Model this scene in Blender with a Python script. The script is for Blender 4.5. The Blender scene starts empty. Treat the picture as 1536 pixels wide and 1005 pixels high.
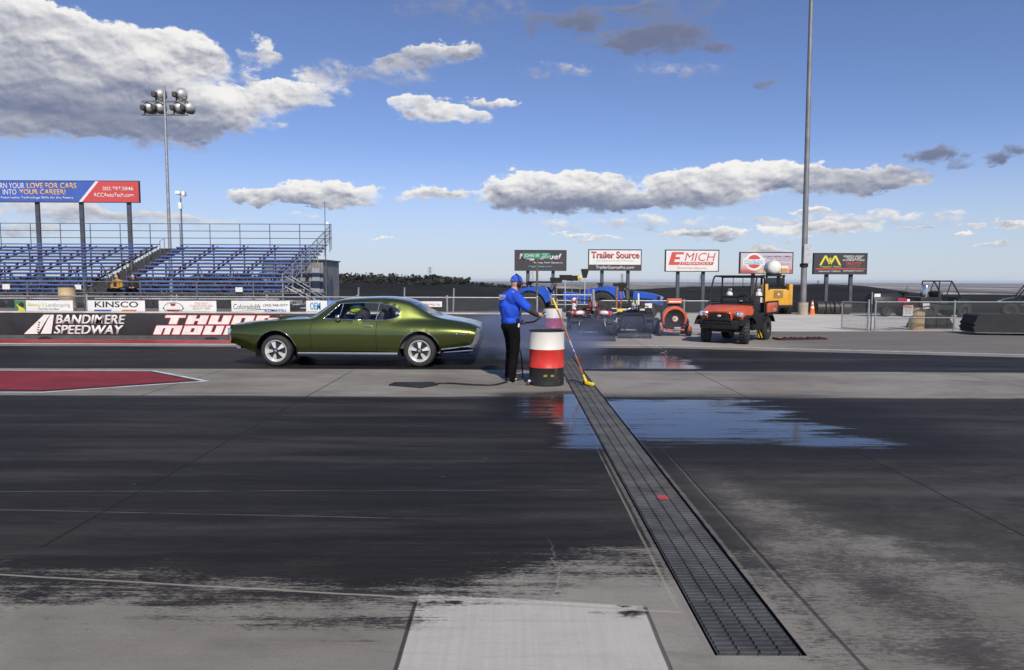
import bpy, bmesh, math, random
import numpy as np
from mathutils import Vector, Matrix, Euler
from mathutils.geometry import tessellate_polygon
R = math.radians
random.seed(7)
S = bpy.context.scene
COL = S.collection

# ------------------------------------------------------------ camera, sun, sky, exposure
CAM_H, FPX, PITCH, ROLL = 1.70, 1024.0, math.atan(82.5/1024), 0.0036
cam = bpy.data.cameras.new('camera'); cam.lens = 24; cam.sensor_width = 36
cam.clip_start = .05; cam.clip_end = 60000
cam_o = bpy.data.objects.new('camera', cam); COL.objects.link(cam_o); S.camera = cam_o
_f = Vector((0, math.cos(PITCH), -math.sin(PITCH))); _u0 = Vector((0, math.sin(PITCH), math.cos(PITCH))); _r0 = Vector((1, 0, 0))
_r = _r0*math.cos(ROLL) + _u0*math.sin(ROLL); _u = _u0*math.cos(ROLL) - _r0*math.sin(ROLL)
_m = Matrix((_r, _u, -_f)).transposed().to_4x4(); _m.translation = (0, 0, CAM_H)
cam_o.matrix_world = _m

SUN_EL, SUN_AZ = R(40), R(166)          # azimuth measured from +Y towards +X
sun_dir = Vector((math.sin(SUN_AZ)*math.cos(SUN_EL), math.cos(SUN_AZ)*math.cos(SUN_EL), math.sin(SUN_EL)))
sl = bpy.data.lights.new('sun', 'SUN'); sl.energy = 4.5; sl.angle = R(.5); sl.color = (1, .91, .79)
so = bpy.data.objects.new('sun', sl); COL.objects.link(so)
so.rotation_euler = sun_dir.to_track_quat('Z', 'Y').to_euler(); so.location = (6, -10, 20)
S.view_settings.view_transform = 'Standard'; S.view_settings.look = 'None'
S.view_settings.exposure = 0; S.view_settings.gamma = 1
S.view_settings.use_curve_mapping = False
S.cycles.volume_max_steps = 64
S.cycles.max_bounces = 8; S.cycles.transparent_max_bounces = 24; S.cycles.volume_bounces = 0
S.cycles.sample_clamp_indirect = 6

def ray(px, py):
    return (_f + _r*((px-768)/FPX) + _u*((502.5-py)/FPX))
def G(px, py, z=0.0):                    # where the sight line of a photo pixel meets the level z
    d = ray(px, py); t = (z-CAM_H)/d.z
    return Vector((d.x*t, d.y*t, z))
def PD(px, py, Y):                       # ... meets the depth Y
    d = ray(px, py); t = Y/d.y
    return Vector((d.x*t, Y, CAM_H+d.z*t))

# ------------------------------------------------------------ node expressions
class E:
    def __init__(s, nt, v): s.nt, s.v = nt, v
    def _op(s, op, *a):
        n = s.nt.nodes.new('ShaderNodeMath'); n.operation = op
        for i, x in enumerate((s,)+a):
            if isinstance(x, E):
                if isinstance(x.v, (int, float)): n.inputs[i].default_value = x.v
                else: s.nt.links.new(x.v, n.inputs[i])
            else: n.inputs[i].default_value = x
        return E(s.nt, n.outputs[0])
    def __add__(s, o): return s._op('ADD', o)
    def __radd__(s, o): return s._op('ADD', o)
    def __sub__(s, o): return s._op('SUBTRACT', o)
    def __rsub__(s, o): return E(s.nt, o)._op('SUBTRACT', s)
    def __mul__(s, o): return s._op('MULTIPLY', o)
    def __rmul__(s, o): return s._op('MULTIPLY', o)
    def __truediv__(s, o): return s._op('DIVIDE', o)
    def __rtruediv__(s, o): return E(s.nt, o)._op('DIVIDE', s)
    def __neg__(s): return s*-1.0
    def abs(s): return s._op('ABSOLUTE')
    def max(s, o): return s._op('MAXIMUM', o)
    def min(s, o): return s._op('MINIMUM', o)
    def frac(s): return s._op('FRACT')
    def sin(s): return s._op('SINE')
    def pow(s, o): return s._op('POWER', o)
    def sat(s): return s.max(0.0).min(1.0)
    def atan2(s, o): return s._op('ARCTAN2', o)
    def asin(s): return s._op('ARCSINE')
    def ss(s, a, b):                     # smoothstep from a (0) to b (1); a > b falls
        n = s.nt.nodes.new('ShaderNodeMapRange'); n.interpolation_type = 'SMOOTHSTEP'
        if a > b: n.inputs[1].default_value, n.inputs[2].default_value, n.inputs[3].default_value, n.inputs[4].default_value = b, a, 1, 0
        else: n.inputs[1].default_value, n.inputs[2].default_value = a, b
        s.nt.links.new(s.v, n.inputs[0]); return E(s.nt, n.outputs[0])

class NB:                                # node builder for one tree
    def __init__(s, nt): s.nt = nt; s.nodes = nt.nodes; s.links = nt.links
    def geo(s):
        n = s.nodes.new('ShaderNodeNewGeometry'); return n
    def sep(s, sock):
        n = s.nodes.new('ShaderNodeSeparateXYZ'); s.links.new(sock, n.inputs[0])
        return [E(s.nt, n.outputs[i]) for i in range(3)]
    def comb(s, x, y, z):
        n = s.nodes.new('ShaderNodeCombineXYZ')
        for i, v in enumerate((x, y, z)):
            if isinstance(v, E): s.links.new(v.v, n.inputs[i])
            else: n.inputs[i].default_value = v
        return n.outputs[0]
    def noise(s, vec, scale=1, detail=4, rough=.55, dist=0):
        n = s.nodes.new('ShaderNodeTexNoise'); s.links.new(vec, n.inputs['Vector'])
        n.inputs['Scale'].default_value = scale; n.inputs['Detail'].default_value = detail
        n.inputs['Roughness'].default_value = rough; n.inputs['Distortion'].default_value = dist
        return E(s.nt, n.outputs[0])
    def voro(s, vec, scale=1, feature='F1'):
        n = s.nodes.new('ShaderNodeTexVoronoi'); n.feature = feature; s.links.new(vec, n.inputs['Vector'])
        n.inputs['Scale'].default_value = scale
        return n
    def mix(s, f, a, b):
        n = s.nodes.new('ShaderNodeMix'); n.data_type = 'RGBA'
        if isinstance(f, E): s.links.new(f.v, n.inputs[0])
        else: n.inputs[0].default_value = f
        for i, c in ((6, a), (7, b)):
            if isinstance(c, (tuple, list)): n.inputs[i].default_value = (*c[:3], 1)
            else: s.links.new(c, n.inputs[i])
        return n.outputs[2]
    def bump(s, h, strength=.3, dist=.02):
        n = s.nodes.new('ShaderNodeBump'); n.inputs['Strength'].default_value = strength
        n.inputs['Distance'].default_value = dist; s.links.new(h.v, n.inputs['Height']); return n.outputs[0]

def srgb(r, g, b):
    return tuple((c/255/12.92 if c/255 <= .04045 else ((c/255+.055)/1.055)**2.4) for c in (r, g, b))

MATS = {}
def new_mat(name):
    m = bpy.data.materials.new(name); m.use_nodes = True
    return m, NB(m.node_tree), m.node_tree.nodes['Principled BSDF']
def mat(name, col=(.5, .5, .5), rough=.5, metal=0., var=.12, scale=9., bump=0., coat=0., emit=0., spec=.5, dirt=0.):
    if name in MATS: return MATS[name]
    m, nb, p = new_mat(name)
    tc = nb.nodes.new('ShaderNodeTexCoord'); v = tc.outputs['Object']
    n = nb.noise(v, scale, 5, .6)
    lo = tuple(c*(1-var) for c in col); hi = tuple(min(1, c*(1+var)) for c in col)
    c = nb.mix(n.ss(.3, .7), lo, hi)
    if dirt > 0:
        d = nb.noise(v, scale*.35, 6, .7).ss(.5, .75)*dirt
        c = nb.mix(d, c, (.12, .10, .08))
    nb.links.new(c, p.inputs['Base Color'])
    r = (n-.5)*.25+rough
    nb.links.new(r.sat().v, p.inputs['Roughness'])
    p.inputs['Metallic'].default_value = metal; p.inputs['Coat Weight'].default_value = coat
    p.inputs['Coat Roughness'].default_value = .04; p.inputs['Specular IOR Level'].default_value = spec
    if bump: nb.links.new(nb.bump(nb.noise(v, scale*4, 4), bump, .01), p.inputs['Normal'])
    if emit: p.inputs['Emission Color'].default_value = (*col, 1); p.inputs['Emission Strength'].default_value = emit
    MATS[name] = m; return m

def glass(name, tint=(.75, .8, .8), a=.8):
    if name in MATS: return MATS[name]
    m, nb, p = new_mat(name)
    nb.nodes.remove(p); out = nb.nodes['Material Output']
    t = nb.nodes.new('ShaderNodeBsdfTransparent'); t.inputs[0].default_value = (*tint, 1)
    g = nb.nodes.new('ShaderNodeBsdfGlossy'); g.inputs['Roughness'].default_value = .02
    f = nb.nodes.new('ShaderNodeFresnel'); f.inputs[0].default_value = 1.5
    mx = nb.nodes.new('ShaderNodeMixShader')
    nb.links.new(f.outputs[0], mx.inputs[0]); nb.links.new(t.outputs[0], mx.inputs[1]); nb.links.new(g.outputs[0], mx.inputs[2])
    nb.links.new(mx.outputs[0], out.inputs[0]); MATS[name] = m; return m

# ------------------------------------------------------------ objects
def tag(o, label=None, cat=None, group=None, kind=None):
    if label: o['label'] = label
    if cat: o['category'] = cat
    if group: o['group'] = group
    if kind: o['kind'] = kind
    return o
def empty(name, loc=(0, 0, 0), rz=0., label=None, cat=None, group=None):
    o = bpy.data.objects.new(name, None); COL.objects.link(o); o.location = loc; o.rotation_euler = (0, 0, rz)
    o.empty_display_size = .1
    return tag(o, label, cat, group)
def link(name, me, m=None, parent=None, smooth=None):
    o = bpy.data.objects.new(name, me); COL.objects.link(o)
    if m:
        for x in (m if isinstance(m, (list, tuple)) else [m]): me.materials.append(x)
    if parent: o.parent = parent
    if smooth is not None and len(me.polygons):
        me.polygons.foreach_set('use_smooth', [True]*len(me.polygons))
        me.set_sharp_from_angle(angle=R(smooth))
    return o
def children(o): return [c for c in bpy.data.objects if c.parent == o]
def copy_tree(o, loc=None, rz=None, parent=None):
    c = o.copy(); COL.objects.link(c)
    if parent: c.parent = parent
    for ch in children(o): copy_tree(ch, parent=c)
    if loc is not None: c.location = loc
    if rz is not None: c.rotation_euler = (0, 0, rz)
    return c

class MB:
    def __init__(s): s.v = []; s.f = []
    def add(s, vs, fs):
        b = len(s.v); s.v += [tuple(v) for v in vs]; s.f += [tuple(i+b for i in f) for f in fs]; return s
    def box(s, c, d, rot=None, taper=1.):
        x, y, z = (k/2 for k in d)
        vs = [Vector((sx*x*(taper if sz > 0 else 1), sy*y*(taper if sz > 0 else 1), sz*z)) for sz in (-1, 1) for sy in (-1, 1) for sx in (-1, 1)]
        if rot: 
            e = Euler(rot).to_matrix(); vs = [e @ v for v in vs]
        vs = [v+Vector(c) for v in vs]
        return s.add(vs, [(0, 2, 3, 1), (4, 5, 7, 6), (0, 1, 5, 4), (2, 6, 7, 3), (0, 4, 6, 2), (1, 3, 7, 5)])
    def bbox(s, c, d, b=.01, rot=None):          # box with chamfered edges
        bm = bmesh.new(); bmesh.ops.create_cube(bm, size=1)
        for v in bm.verts: v.co = Vector((v.co.x*d[0], v.co.y*d[1], v.co.z*d[2]))
        bmesh.ops.bevel(bm, geom=bm.edges[:], offset=min(b, min(d)*.45), segments=2, affect='EDGES', profile=.6)
        e = Euler(rot).to_matrix() if rot else Matrix.Identity(3)
        bm.verts.index_update()
        s.add([e @ v.co+Vector(c) for v in bm.verts], [[v.index for v in f.verts] for f in bm.faces]); bm.free(); return s
    def tube(s, pts, r, n=8, caps=True):
        pts = [Vector(p) for p in pts]; rs = r if isinstance(r, (list, tuple)) else [r]*len(pts)
        rings = []; up = None
        for i, p in enumerate(pts):
            a = pts[max(i-1, 0)]; b = pts[min(i+1, len(pts)-1)]; t = (b-a)
            t = t.normalized() if t.length > 1e-9 else Vector((0, 0, 1))
            if up is None: up = Vector((0, 0, 1)) if abs(t.z) < .9 else Vector((1, 0, 0))
            side = t.cross(up)
            if side.length < 1e-4: side = t.cross(Vector((1, .1, 0)))
            side.normalize(); up = side.cross(t).normalized()
            rings.append([p+(side*math.cos(2*math.pi*k/n)+up*math.sin(2*math.pi*k/n))*rs[i] for k in range(n)])
        vs = [v for q in rings for v in q]
        fs = [(i*n+k, i*n+(k+1) % n, (i+1)*n+(k+1) % n, (i+1)*n+k) for i in range(len(pts)-1) for k in range(n)]
        if caps: fs += [tuple(range(n))[::-1], tuple((len(pts)-1)*n+k for k in range(n))]
        return s.add(vs, fs)
    def cyl(s, a, b, r, r2=None, n=16): return s.tube([a, b], [r, r if r2 is None else r2], n)
    def lathe(s, prof, c=(0, 0, 0), axis='Z', n=32, cap=True):
        vs = []
        for (r, h) in prof:
            for k in range(n):
                a = 2*math.pi*k/n; x, y = r*math.cos(a), r*math.sin(a)
                p = {'Z': (x, y, h), 'Y': (x, h, -y), 'X': (h, x, y)}[axis]
                vs.append(Vector(p)+Vector(c))
        fs = [(i*n+k, i*n+(k+1) % n, (i+1)*n+(k+1) % n, (i+1)*n+k) for i in range(len(prof)-1) for k in range(n)]
        if cap:
            if prof[0][0] > 1e-6: fs.append(tuple(range(n))[::-1])
            if prof[-1][0] > 1e-6: fs.append(tuple((len(prof)-1)*n+k for k in range(n)))
        return s.add(vs, fs)
    def prism(s, poly, y0, y1, plane='XZ'):       # 2-D outline pushed from y0 to y1 across its plane
        n = len(poly)
        def P(a, b, h): return {'XZ': (a, h, b), 'YZ': (h, a, b), 'XY': (a, b, h)}[plane]
        vs = [P(a, b, y0) for a, b in poly]+[P(a, b, y1) for a, b in poly]
        tri = tessellate_polygon([[Vector((a, b, 0)) for a, b in poly]])
        fs = [tuple(t) for t in tri]+[tuple(i+n for i in t)[::-1] for t in tri]
        fs += [(i, (i+1) % n, (i+1) % n+n, i+n) for i in range(n)]
        return s.add(vs, fs)
    def ell(s, c, r, nu=20, nv=12, rot=None):
        vs = []; e = Euler(rot).to_matrix() if rot else Matrix.Identity(3)
        for j in range(nv+1):
            t = math.pi*j/nv
            for k in range(nu):
                a = 2*math.pi*k/nu
                vs.append(e @ Vector((r[0]*math.sin(t)*math.cos(a), r[1]*math.sin(t)*math.sin(a), r[2]*math.cos(t)))+Vector(c))
        return s.add(vs, [(j*nu+k, (j+1)*nu+k, (j+1)*nu+(k+1) % nu, j*nu+(k+1) % nu) for j in range(nv) for k in range(nu)])
    def grid(s, fn, nu, nv):
        vs = [fn(i/nu, j/nv) for j in range(nv+1) for i in range(nu+1)]
        return s.add(vs, [(j*(nu+1)+i, j*(nu+1)+i+1, (j+1)*(nu+1)+i+1, (j+1)*(nu+1)+i) for j in range(nv) for i in range(nu)])
    def mesh(s, name, fix=True):
        me = bpy.data.meshes.new(name); me.from_pydata(s.v, [], s.f)
        if fix:
            bm = bmesh.new(); bm.from_mesh(me)
            bmesh.ops.remove_doubles(bm, verts=bm.verts[:], dist=1e-5)
            bmesh.ops.recalc_face_normals(bm, faces=bm.faces[:]); bm.to_mesh(me); bm.free()
        me.update(); return me
    def build(s, name, m, parent=None, smooth=None, loc=None, fix=True):
        o = link(name, s.mesh(name, fix), m, parent, smooth)
        if loc is not None: o.location = loc
        return o

def blob(name, parts, m, parent=None, vox=.012, it=4):
    """one continuous surface grown over overlapping limbs: parts = MB with many closed shells"""
    o = link(name, parts.mesh(name), m, None)
    md = o.modifiers.new('r', 'REMESH'); md.mode = 'VOXEL'; md.voxel_size = vox
    sm = o.modifiers.new('s', 'SMOOTH'); sm.factor = .5; sm.iterations = it
    dg = bpy.context.evaluated_depsgraph_get()
    me = bpy.data.meshes.new_from_object(o.evaluated_get(dg)); o.modifiers.clear()
    old = o.data; o.data = me; bpy.data.meshes.remove(old)
    if not me.materials: me.materials.append(m)
    me.polygons.foreach_set('use_smooth', [True]*len(me.polygons))
    if parent: o.parent = parent
    return o
def limb(mb, pts, rs, n=14):
    pts = [Vector(p) for p in pts]
    mb.tube(pts, rs, n)
    for p, r in zip(pts, rs): mb.ell(p, (r, r, r), 14, 8)

def txt(s, parent, c, w, h, m, name='lettering', shear=0., bold=0., d=.002, yaw=0., space=1.):
    """lettering standing in the XZ plane, read from -Y, fitted in a w x h box centred on c"""
    cu = bpy.data.curves.new('t', 'FONT'); cu.body = s; cu.shear = shear; cu.offset = min(bold, .010); fat = max(0, bold-.010)*.9; cu.space_character = space
    cu.align_x = 'CENTER'; cu.extrude = 0; cu.resolution_u = 3; cu.space_line = .85
    t = bpy.data.objects.new('t', cu); COL.objects.link(t)
    dg = bpy.context.evaluated_depsgraph_get()
    me = bpy.data.meshes.new_from_object(t.evaluated_get(dg)); bpy.data.objects.remove(t); bpy.data.curves.remove(cu)
    a = np.zeros(len(me.vertices)*3); me.vertices.foreach_get('co', a); a = a.reshape(-1, 3)
    lo, hi = a.min(0), a.max(0)
    x = (a[:, 0]-(lo[0]+hi[0])/2)*(w/(hi[0]-lo[0])); z = (a[:, 1]-(lo[1]+hi[1])/2)*(h/(hi[1]-lo[1]))
    x *= (w-2*fat*h)/w; b = np.stack([x, np.zeros_like(x), z], 1)
    me.vertices.foreach_set('co', b.ravel()); me.materials.clear(); me.materials.append(m); me.update()
    bm = bmesh.new(); bm.from_mesh(me)
    ex = bmesh.ops.extrude_face_region(bm, geom=bm.faces[:])
    bmesh.ops.translate(bm, verts=[g for g in ex['geom'] if isinstance(g, bmesh.types.BMVert)], vec=(0, -d, 0))
    bmesh.ops.recalc_face_normals(bm, faces=bm.faces[:]); bm.to_mesh(me); bm.free()
    if fat > .004:                       # heavier weight: the same letters again, a little to each side
        bm = bmesh.new(); bm.from_mesh(me); src = bm.verts[:]+bm.edges[:]+bm.faces[:]
        for k, sx in enumerate((-fat*h, fat*h)):
            dp = bmesh.ops.duplicate(bm, geom=src); bmesh.ops.translate(bm, verts=[g for g in dp['geom'] if isinstance(g, bmesh.types.BMVert)], vec=(sx, .0006*(k+1), .0))
        bm.to_mesh(me); bm.free()
    o = bpy.data.objects.new(name, me); COL.objects.link(o); o.parent = parent; o.location = c; o.rotation_euler = (0, 0, yaw)
    return o

GL = {'T': '111/010/010/010/010', 'H': '101/101/111/101/101', 'U': '101/101/101/101/111', 'N': '111/101/101/101/101', 'D': '110/101/101/101/110', 'E': '111/100/111/100/111', 'R': '111/101/110/101/101',
      'M': '11111/10101/10101/10101/10101', 'O': '111/101/101/101/111', 'A': '111/101/111/101/101', 'I': '1/1/1/1/1', 'B': '110/101/110/101/110', 'S': '111/100/111/001/111', 'P': '111/101/111/100/100', 'W': '10101/10101/10101/10101/11111', 'Y': '101/101/111/010/010', 'C': '111/100/100/100/111'}
def block_txt(s, parent, c, w, h, m, name='lettering', shear=.3, thick=1., gap=.55, space=.35, out=0., mo=None, d=.003):
    """heavy squared lettering built of stroke cells, with an optional outline behind it"""
    cells = []; x = 0.; RH = [1., .45, .9, .45, 1.]; H = sum(RH)
    for L in s:
        g = GL[L].split('/'); n = len(g[0]); ws = [thick] if n == 1 else ([thick, gap, thick] if n == 3 else [thick, gap*.7, thick*.8, gap*.7, thick])
        if L == 'T': ws = [.8, 1.05, .8]
        if L == 'Y': ws = [.85, .9, .85]
        z = H
        for r_, row in enumerate(g):
            xx = x
            for k, v in enumerate(row):
                if v == '1': cells.append((xx, z-RH[r_], xx+ws[k], z))
                xx += ws[k]
            z -= RH[r_]
        x += sum(ws)+space
    W_ = x-space; sx = (w-h*shear)/W_; sz = h/H
    def P(a, b): return ((a-W_/2)*sx+(b-H/2)*sz*shear, (b-H/2)*sz)
    fr = MB(); 
    for (x0, z0, x1, z1) in cells: fr.prism([P(x0, z0), P(x1, z0), P(x1, z1), P(x0, z1)], -d*2, -d)
    fr.build(name, m, parent, loc=c, fix=False)
    if out:
        bk = MB(); a, b = out/sx, out/sz
        for k, (x0, z0, x1, z1) in enumerate(cells): bk.prism([P(x0-a, z0-b), P(x1+a, z0-b), P(x1+a, z1+b), P(x0-a, z1+b)], -d*.9+(k % 7)*.0002, .0)
        bk.build('outline', mo, parent, loc=c, fix=False)

# ------------------------------------------------------------ sky
W = bpy.data.worlds.new('World'); S.world = W; W.use_nodes = True
nt = W.node_tree; nb = NB(nt); nt.nodes.clear()
out = nt.nodes.new('ShaderNodeOutputWorld'); bg = nt.nodes.new('ShaderNodeBackground'); bgc = nt.nodes.new('ShaderNodeBackground')
sky = nt.nodes.new('ShaderNodeTexSky'); sky.sky_type = 'NISHITA'; sky.sun_disc = False
sky.sun_elevation = SUN_EL; sky.sun_rotation = SUN_AZ; sky.altitude = 1800; sky.air_density = 1.0; sky.dust_density = .6; sky.ozone_density = 2.5
bg.inputs[1].default_value = .085
tc = nt.nodes.new('ShaderNodeTexCoord'); dx, dy, dz = nb.sep(tc.outputs['Generated'])
az = dx.atan2(dy); el = dz.asin()
def ang(px, py):
    d = ray(px, py).normalized(); return math.atan2(d.x, d.y), math.asin(d.z)
# px, py, half width, half height, amount, brightness
CLOUDS = [(40,75,200,80,1.3,.75),(190,95,170,55,1.3,.85),(290,80,70,34,.9,1),(110,150,230,55,1.2,.35),(330,165,120,32,1.1,.8),(430,143,75,22,.9,.95),
 (290,190,80,26,1,.35),(40,190,140,22,.8,.45),(395,82,30,24,.55,.7),(370,115,30,20,.4,.6),(40,40,120,50,1,.9),
 (655,80,75,16,.8,.5),(610,95,70,12,.5,.55),(700,78,40,16,.5,.6),(668,172,66,17,1.0,.95),(625,158,55,18,.7,.7),(740,152,50,8,.55,.7),
 (850,32,80,16,.75,.0),(985,60,85,26,1.0,.0),(1080,70,40,9,.7,.0),(830,105,65,12,.35,.4),(1136,127,28,8,.6,.05),(960,10,60,8,.5,.05),(900,62,40,12,.5,.05),
 (500,290,90,20,1.1,.95),(400,296,75,11,.8,.7),(435,303,60,8,.7,.7),(480,305,110,7,.7,.5),
 (650,290,52,12,.9,.8),(830,278,120,24,1.3,1.0),(840,304,140,18,1.1,.25),(760,292,70,16,1,.8),(960,300,70,20,.9,.6),
 (1090,272,150,26,1.25,.95),(1030,298,120,18,1,.45),(1260,272,140,22,1.1,.55),(1180,258,70,18,1.1,1),(1330,278,60,10,.8,.7),
 (1405,232,56,20,1.05,.05),(1520,232,50,15,.9,.05),(1440,250,30,8,.5,.05),
 (1040,350,75,8,1,.85),(1080,355,60,6,.8,.8),(1225,346,105,12,1.1,.95),(1230,316,50,5,.7,.8),(855,351,45,4,.7,.8),(905,357,45,4,.7,.7),(570,355,22,4,.6,.8),
 (1445,352,25,4,.6,.7),(1440,339,30,4,.5,.6),(1520,331,40,5,.8,.8),(1365,341,20,3,.6,.7),(1150,376,50,9,.55,.6),(1000,20,170,40,.32,.05),(700,20,150,30,.28,.15),(560,110,110,22,.3,.4),(1010,110,110,18,.3,.35),(1300,330,240,16,.3,.6),(950,335,260,14,.3,.6),(250,330,200,16,.35,.55),(480,130,60,30,.35,.6),(230,200,150,26,.5,.3),(1515,365,40,4,.5,.6),(90,318,160,20,.45,.55),(20,345,120,14,.4,.5),(450,325,60,4,.3,.6),(240,345,40,6,.3,.5),
 (1800,150,200,60,1,.6),(-320,120,260,70,1.1,.5),(300,-180,260,80,1,.5),(1200,-300,300,80,.9,.5)]
wv = nb.comb(az*9.0, el*16.0, 0.0)
n1 = nb.noise(wv, 2.6, 8, .62, .35); n1b = nb.noise(nb.comb(az*9.0-.03, el*16.0-.14, 0.0), 2.6, 8, .62, .35)
n2 = nb.noise(wv, .9, 4, .6); n4 = nb.noise(nb.comb(az*9.0, el*13.0, 3.0), 7.5, 6, .62, .6)
n3 = nb.noise(wv, 1.5, 4, .5, .2); n3b = nb.noise(nb.comb(az*9.0-.05, el*16.0-.22, 0.0), 1.5, 4, .5, .2)
n7 = nb.noise(nb.comb(az*9.0+5., el*16.0, 11.0), 2.2, 5, .6, .3); n8 = nb.noise(nb.comb(az*9.0-7., el*16.0, 15.0), 2.4, 5, .6, .3)
wn = (n2-.5)*.05+(n7-.5)*.11+(n4-.5)*.016; wv2 = (n8-.5)*.042+(n4-.5)*.008; tot = None; br = None; hs = None
for px, py, rx, ry, am, b in CLOUDS:
    u, v = ang(px, py); a = rx/1024*1.0/(1+((px-768)/1024)**2); bb = ry/1024/(1+((px-768)/1024)**2)**.5
    du = (az-u+wn)/a; dv = (el-v+wv2)/bb
    w = (1.0-du*du-dv*dv).max(0.0)*am
    tot = w if tot is None else tot+w; br = w*b if br is None else br+w*b; hs = w*dv if hs is None else hs+w*dv
hn = hs/(tot+.01)                          # -1 under the cloud, +1 at its top
n5 = nb.noise(nb.comb(az*9.0, el*15.0, 7.0), 4.2, 6, .55, .3); puff = 1.0-(n5*2.0-1.0).abs()
n6 = nb.noise(nb.comb(az*9.0-.02, el*15.0-.07, 7.0), 4.2, 6, .55, .3)
bravg = br/(tot+.01); wtop = hn.ss(-.35, .45)*bravg.ss(.15, .6)
den = (tot.min(1.15)*1.12+(n1-.5)*1.55+(n4-.5)*.65+(puff-.62)*.55*(wtop*.7+.3)-.24)
cov = (den.ss(-.03, .34)*wtop+den.ss(-.16, .78)*(1.0-wtop))*tot.ss(.0, .22)
cov = cov.max((n4*.6+n7*.5+n1*.3-.70+tot*.40).ss(.0, .55)*tot.ss(.0, .35)*.55)
thick = den.ss(.1, 1.1)
lit = bravg*(.78+hn*.34+(n3-n3b)*1.25+(n1-n1b)*.45+(n5-n6)*.9-thick*.22)+(1.0-thick)*.10+hn*.06
ccol = nb.mix(lit.ss(-.05, .95), srgb(112, 122, 152), srgb(252, 250, 247))
nt.links.new(ccol, bgc.inputs[0]); bgc.inputs[1].default_value = .95
haze_f = el.ss(.20, -.01)*.8
skt = nt.nodes.new('ShaderNodeMix'); skt.data_type = 'RGBA'; skt.blend_type = 'MULTIPLY'; skt.inputs[0].default_value = 1; nt.links.new(sky.outputs[0], skt.inputs[6]); skt.inputs[7].default_value = (1.20, 1.18, 1.42, 1)
skyc = nb.mix(haze_f, skt.outputs[2], (6.1, 7.0, 8.1))
nt.links.new(skyc, bg.inputs[0])
mx = nt.nodes.new('ShaderNodeMixShader'); nt.links.new((cov*.97).v, mx.inputs[0])
nt.links.new(bg.outputs[0], mx.inputs[1]); nt.links.new(bgc.outputs[0], mx.inputs[2]); nt.links.new(mx.outputs[0], out.inputs[0])
W.cycles.sampling_method = 'MANUAL'; W.cycles.sample_map_resolution = 512
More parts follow.
